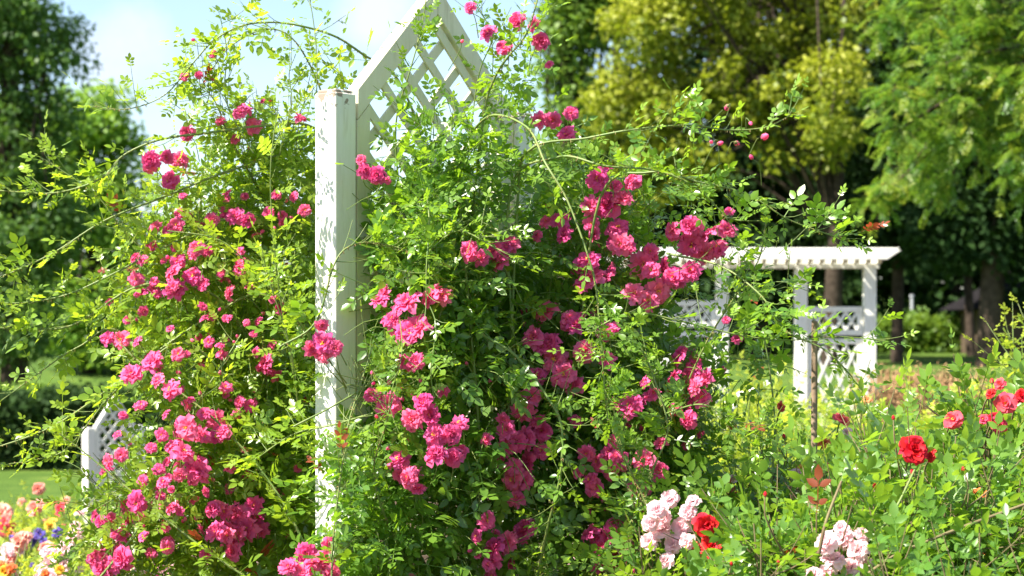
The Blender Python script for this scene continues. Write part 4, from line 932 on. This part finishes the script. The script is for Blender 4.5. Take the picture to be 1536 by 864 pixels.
# dried perennials before the lawn on the right
for i in range(12):
    px = 1312+i*13+rng.normal(0,4); d = rng.uniform(17,22); x = P(px,0,d)[0]; g = gz(x,d); o = np.array([x,d,g])
    root = empty('dried_plant', tuple(o), 'brown dried seed plant before the lawn right of the pergola', 'plant', 'dried brown plants right of the pergola'); T = Tubes(); lv = Leaves(TPL_ONE)
    for k in range(26):
        a = rng.uniform(0,6.3); e = o+np.array([rng.uniform(0,.22)*math.cos(a), rng.uniform(0,.22)*math.sin(a), rng.uniform(.75,1.12)]); pc = curve([o, (o+e)/2+rv(.03), e], 7); T.add(pc, .008, .004, 4)
        T.add([e-UP*.16, e-UP*.08, e], .012, .006, 5)
        for j in range(34):
            q = pc[rng.integers(1,7)]+rv(.03); lv.add(q, norm(rv()), rv(), rng.uniform(.015,.045), rng.uniform(0,.4))
    T.obj('stems', M['dry'], root, o); lv.obj('foliage', M['dry'], root, o)

# brown stake
T = Tubes(); a = P(1222,482,6.1); b = P(1214,900,6.1); b[2] = -.1; a2 = a+(b-a)*.5+np.array([.004,0,0]); T.add(curve([b, a2, a], 9), .0115, .0095, 8)
top = Tubes(); T.add([a-UP*.0002, a+UP*.002], .0095, .001, 8)
tag(T.obj('garden_stake', M['stake']), 'thin brown wooden stake standing upright in the right-hand rose bed', 'stake')

# ------------------------------------------------------------------ light and sky
AZ = math.radians(-116); EL = math.radians(50)       # azimuth measured from +y towards +x
sd = np.array([math.sin(AZ)*math.cos(EL), math.cos(AZ)*math.cos(EL), math.sin(EL)])
sun_d = bpy.data.lights.new('sun', 'SUN'); sun_d.energy = 5.0; sun_d.angle = math.radians(.5); sun_d.color = (1, .94, .83)
sun = bpy.data.objects.new('sun', sun_d); COL.objects.link(sun)
sun.rotation_euler = Vector(sd).to_track_quat('Z', 'Y').to_euler()
w = bpy.data.worlds.new('World'); scene.world = w; w.use_nodes = True; nt = w.node_tree; nt.nodes.clear(); L = nt.links.new
out = nt.nodes.new('ShaderNodeOutputWorld'); bg = nt.nodes.new('ShaderNodeBackground'); bg.inputs[1].default_value = .085
sky = nt.nodes.new('ShaderNodeTexSky'); sky.sky_type = 'NISHITA'; sky.sun_disc = False; sky.sun_elevation = EL; sky.sun_rotation = AZ
sky.air_density = 1.0; sky.dust_density = .5; sky.ozone_density = 2.0
tc = nt.nodes.new('ShaderNodeTexCoord'); mp = nt.nodes.new('ShaderNodeMapping'); mp.inputs['Scale'].default_value = (1,1,1.9); mp.inputs['Location'].default_value = (.30,.1,.05)
L(tc.outputs['Generated'], mp.inputs[0])
n1 = N(nt, 'TexNoise', Scale=5.2, Detail=9.0, Roughness=.55); L(mp.outputs[0], n1.inputs['Vector'])
r1 = ramp(nt, n1.outputs[0], [(.47, (.10,.10,.10)), (.70, (.7,.7,.7))])
mx = nt.nodes.new('ShaderNodeMix'); mx.data_type = 'RGBA'; mf = N(nt, 'Math', operation='MULTIPLY'); L(r1.outputs[0], mf.inputs[0]); mf.inputs[1].default_value = .72
cur = mf.outputs[0]
nz = N(nt, 'TexNoise', Scale=13.0, Detail=8.0, Roughness=.6); L(tc.outputs['Generated'], nz.inputs['Vector'])
for (cx_, cy_, ang) in ((180,105,2.6), (575,10,2.2)):
    c_ = norm(np.array([(cx_-768)/F, 1., (HOR-cy_)/F])); dt = nt.nodes.new('ShaderNodeVectorMath'); dt.operation = 'DOT_PRODUCT'; L(tc.outputs['Generated'], dt.inputs[0]); dt.inputs[1].default_value = tuple(c_)
    mr = nt.nodes.new('ShaderNodeMapRange'); L(dt.outputs['Value'], mr.inputs['Value']); mr.inputs['From Min'].default_value = math.cos(math.radians(ang)); mr.inputs['From Max'].default_value = 1; mr.inputs['To Min'].default_value = -.30; mr.inputs['To Max'].default_value = .34
    ad = N(nt, 'Math', operation='ADD'); L(mr.outputs[0], ad.inputs[0]); L(nz.outputs[0], ad.inputs[1])
    rr_ = ramp(nt, ad.outputs[0], [(.48, (0,0,0)), (.80, (.85,.85,.85))]); mm = N(nt, 'Math', operation='MAXIMUM'); L(cur, mm.inputs[0]); L(rr_.outputs[0], mm.inputs[1]); cur = mm.outputs[0]
L(cur, mx.inputs['Factor']); L(sky.outputs[0], mx.inputs['A']); mx.inputs['B'].default_value = (4.2,4.4,5.1,1)
L(mx.outputs['Result'], bg.inputs[0]); L(bg.outputs[0], out.inputs[0])
scene.view_settings.view_transform = 'Standard'; scene.view_settings.look = 'None'; scene.view_settings.gamma = 1
scene.view_settings.exposure = 1.52
scene.render.engine = 'CYCLES'
cy = scene.cycles; cy.max_bounces = 8; cy.diffuse_bounces = 3; cy.glossy_bounces = 2; cy.transmission_bounces = 5; cy.transparent_max_bounces = 4
cy.use_denoising = True; cy.caustics_reflective = False; cy.caustics_refractive = False; cy.sample_clamp_indirect = 6
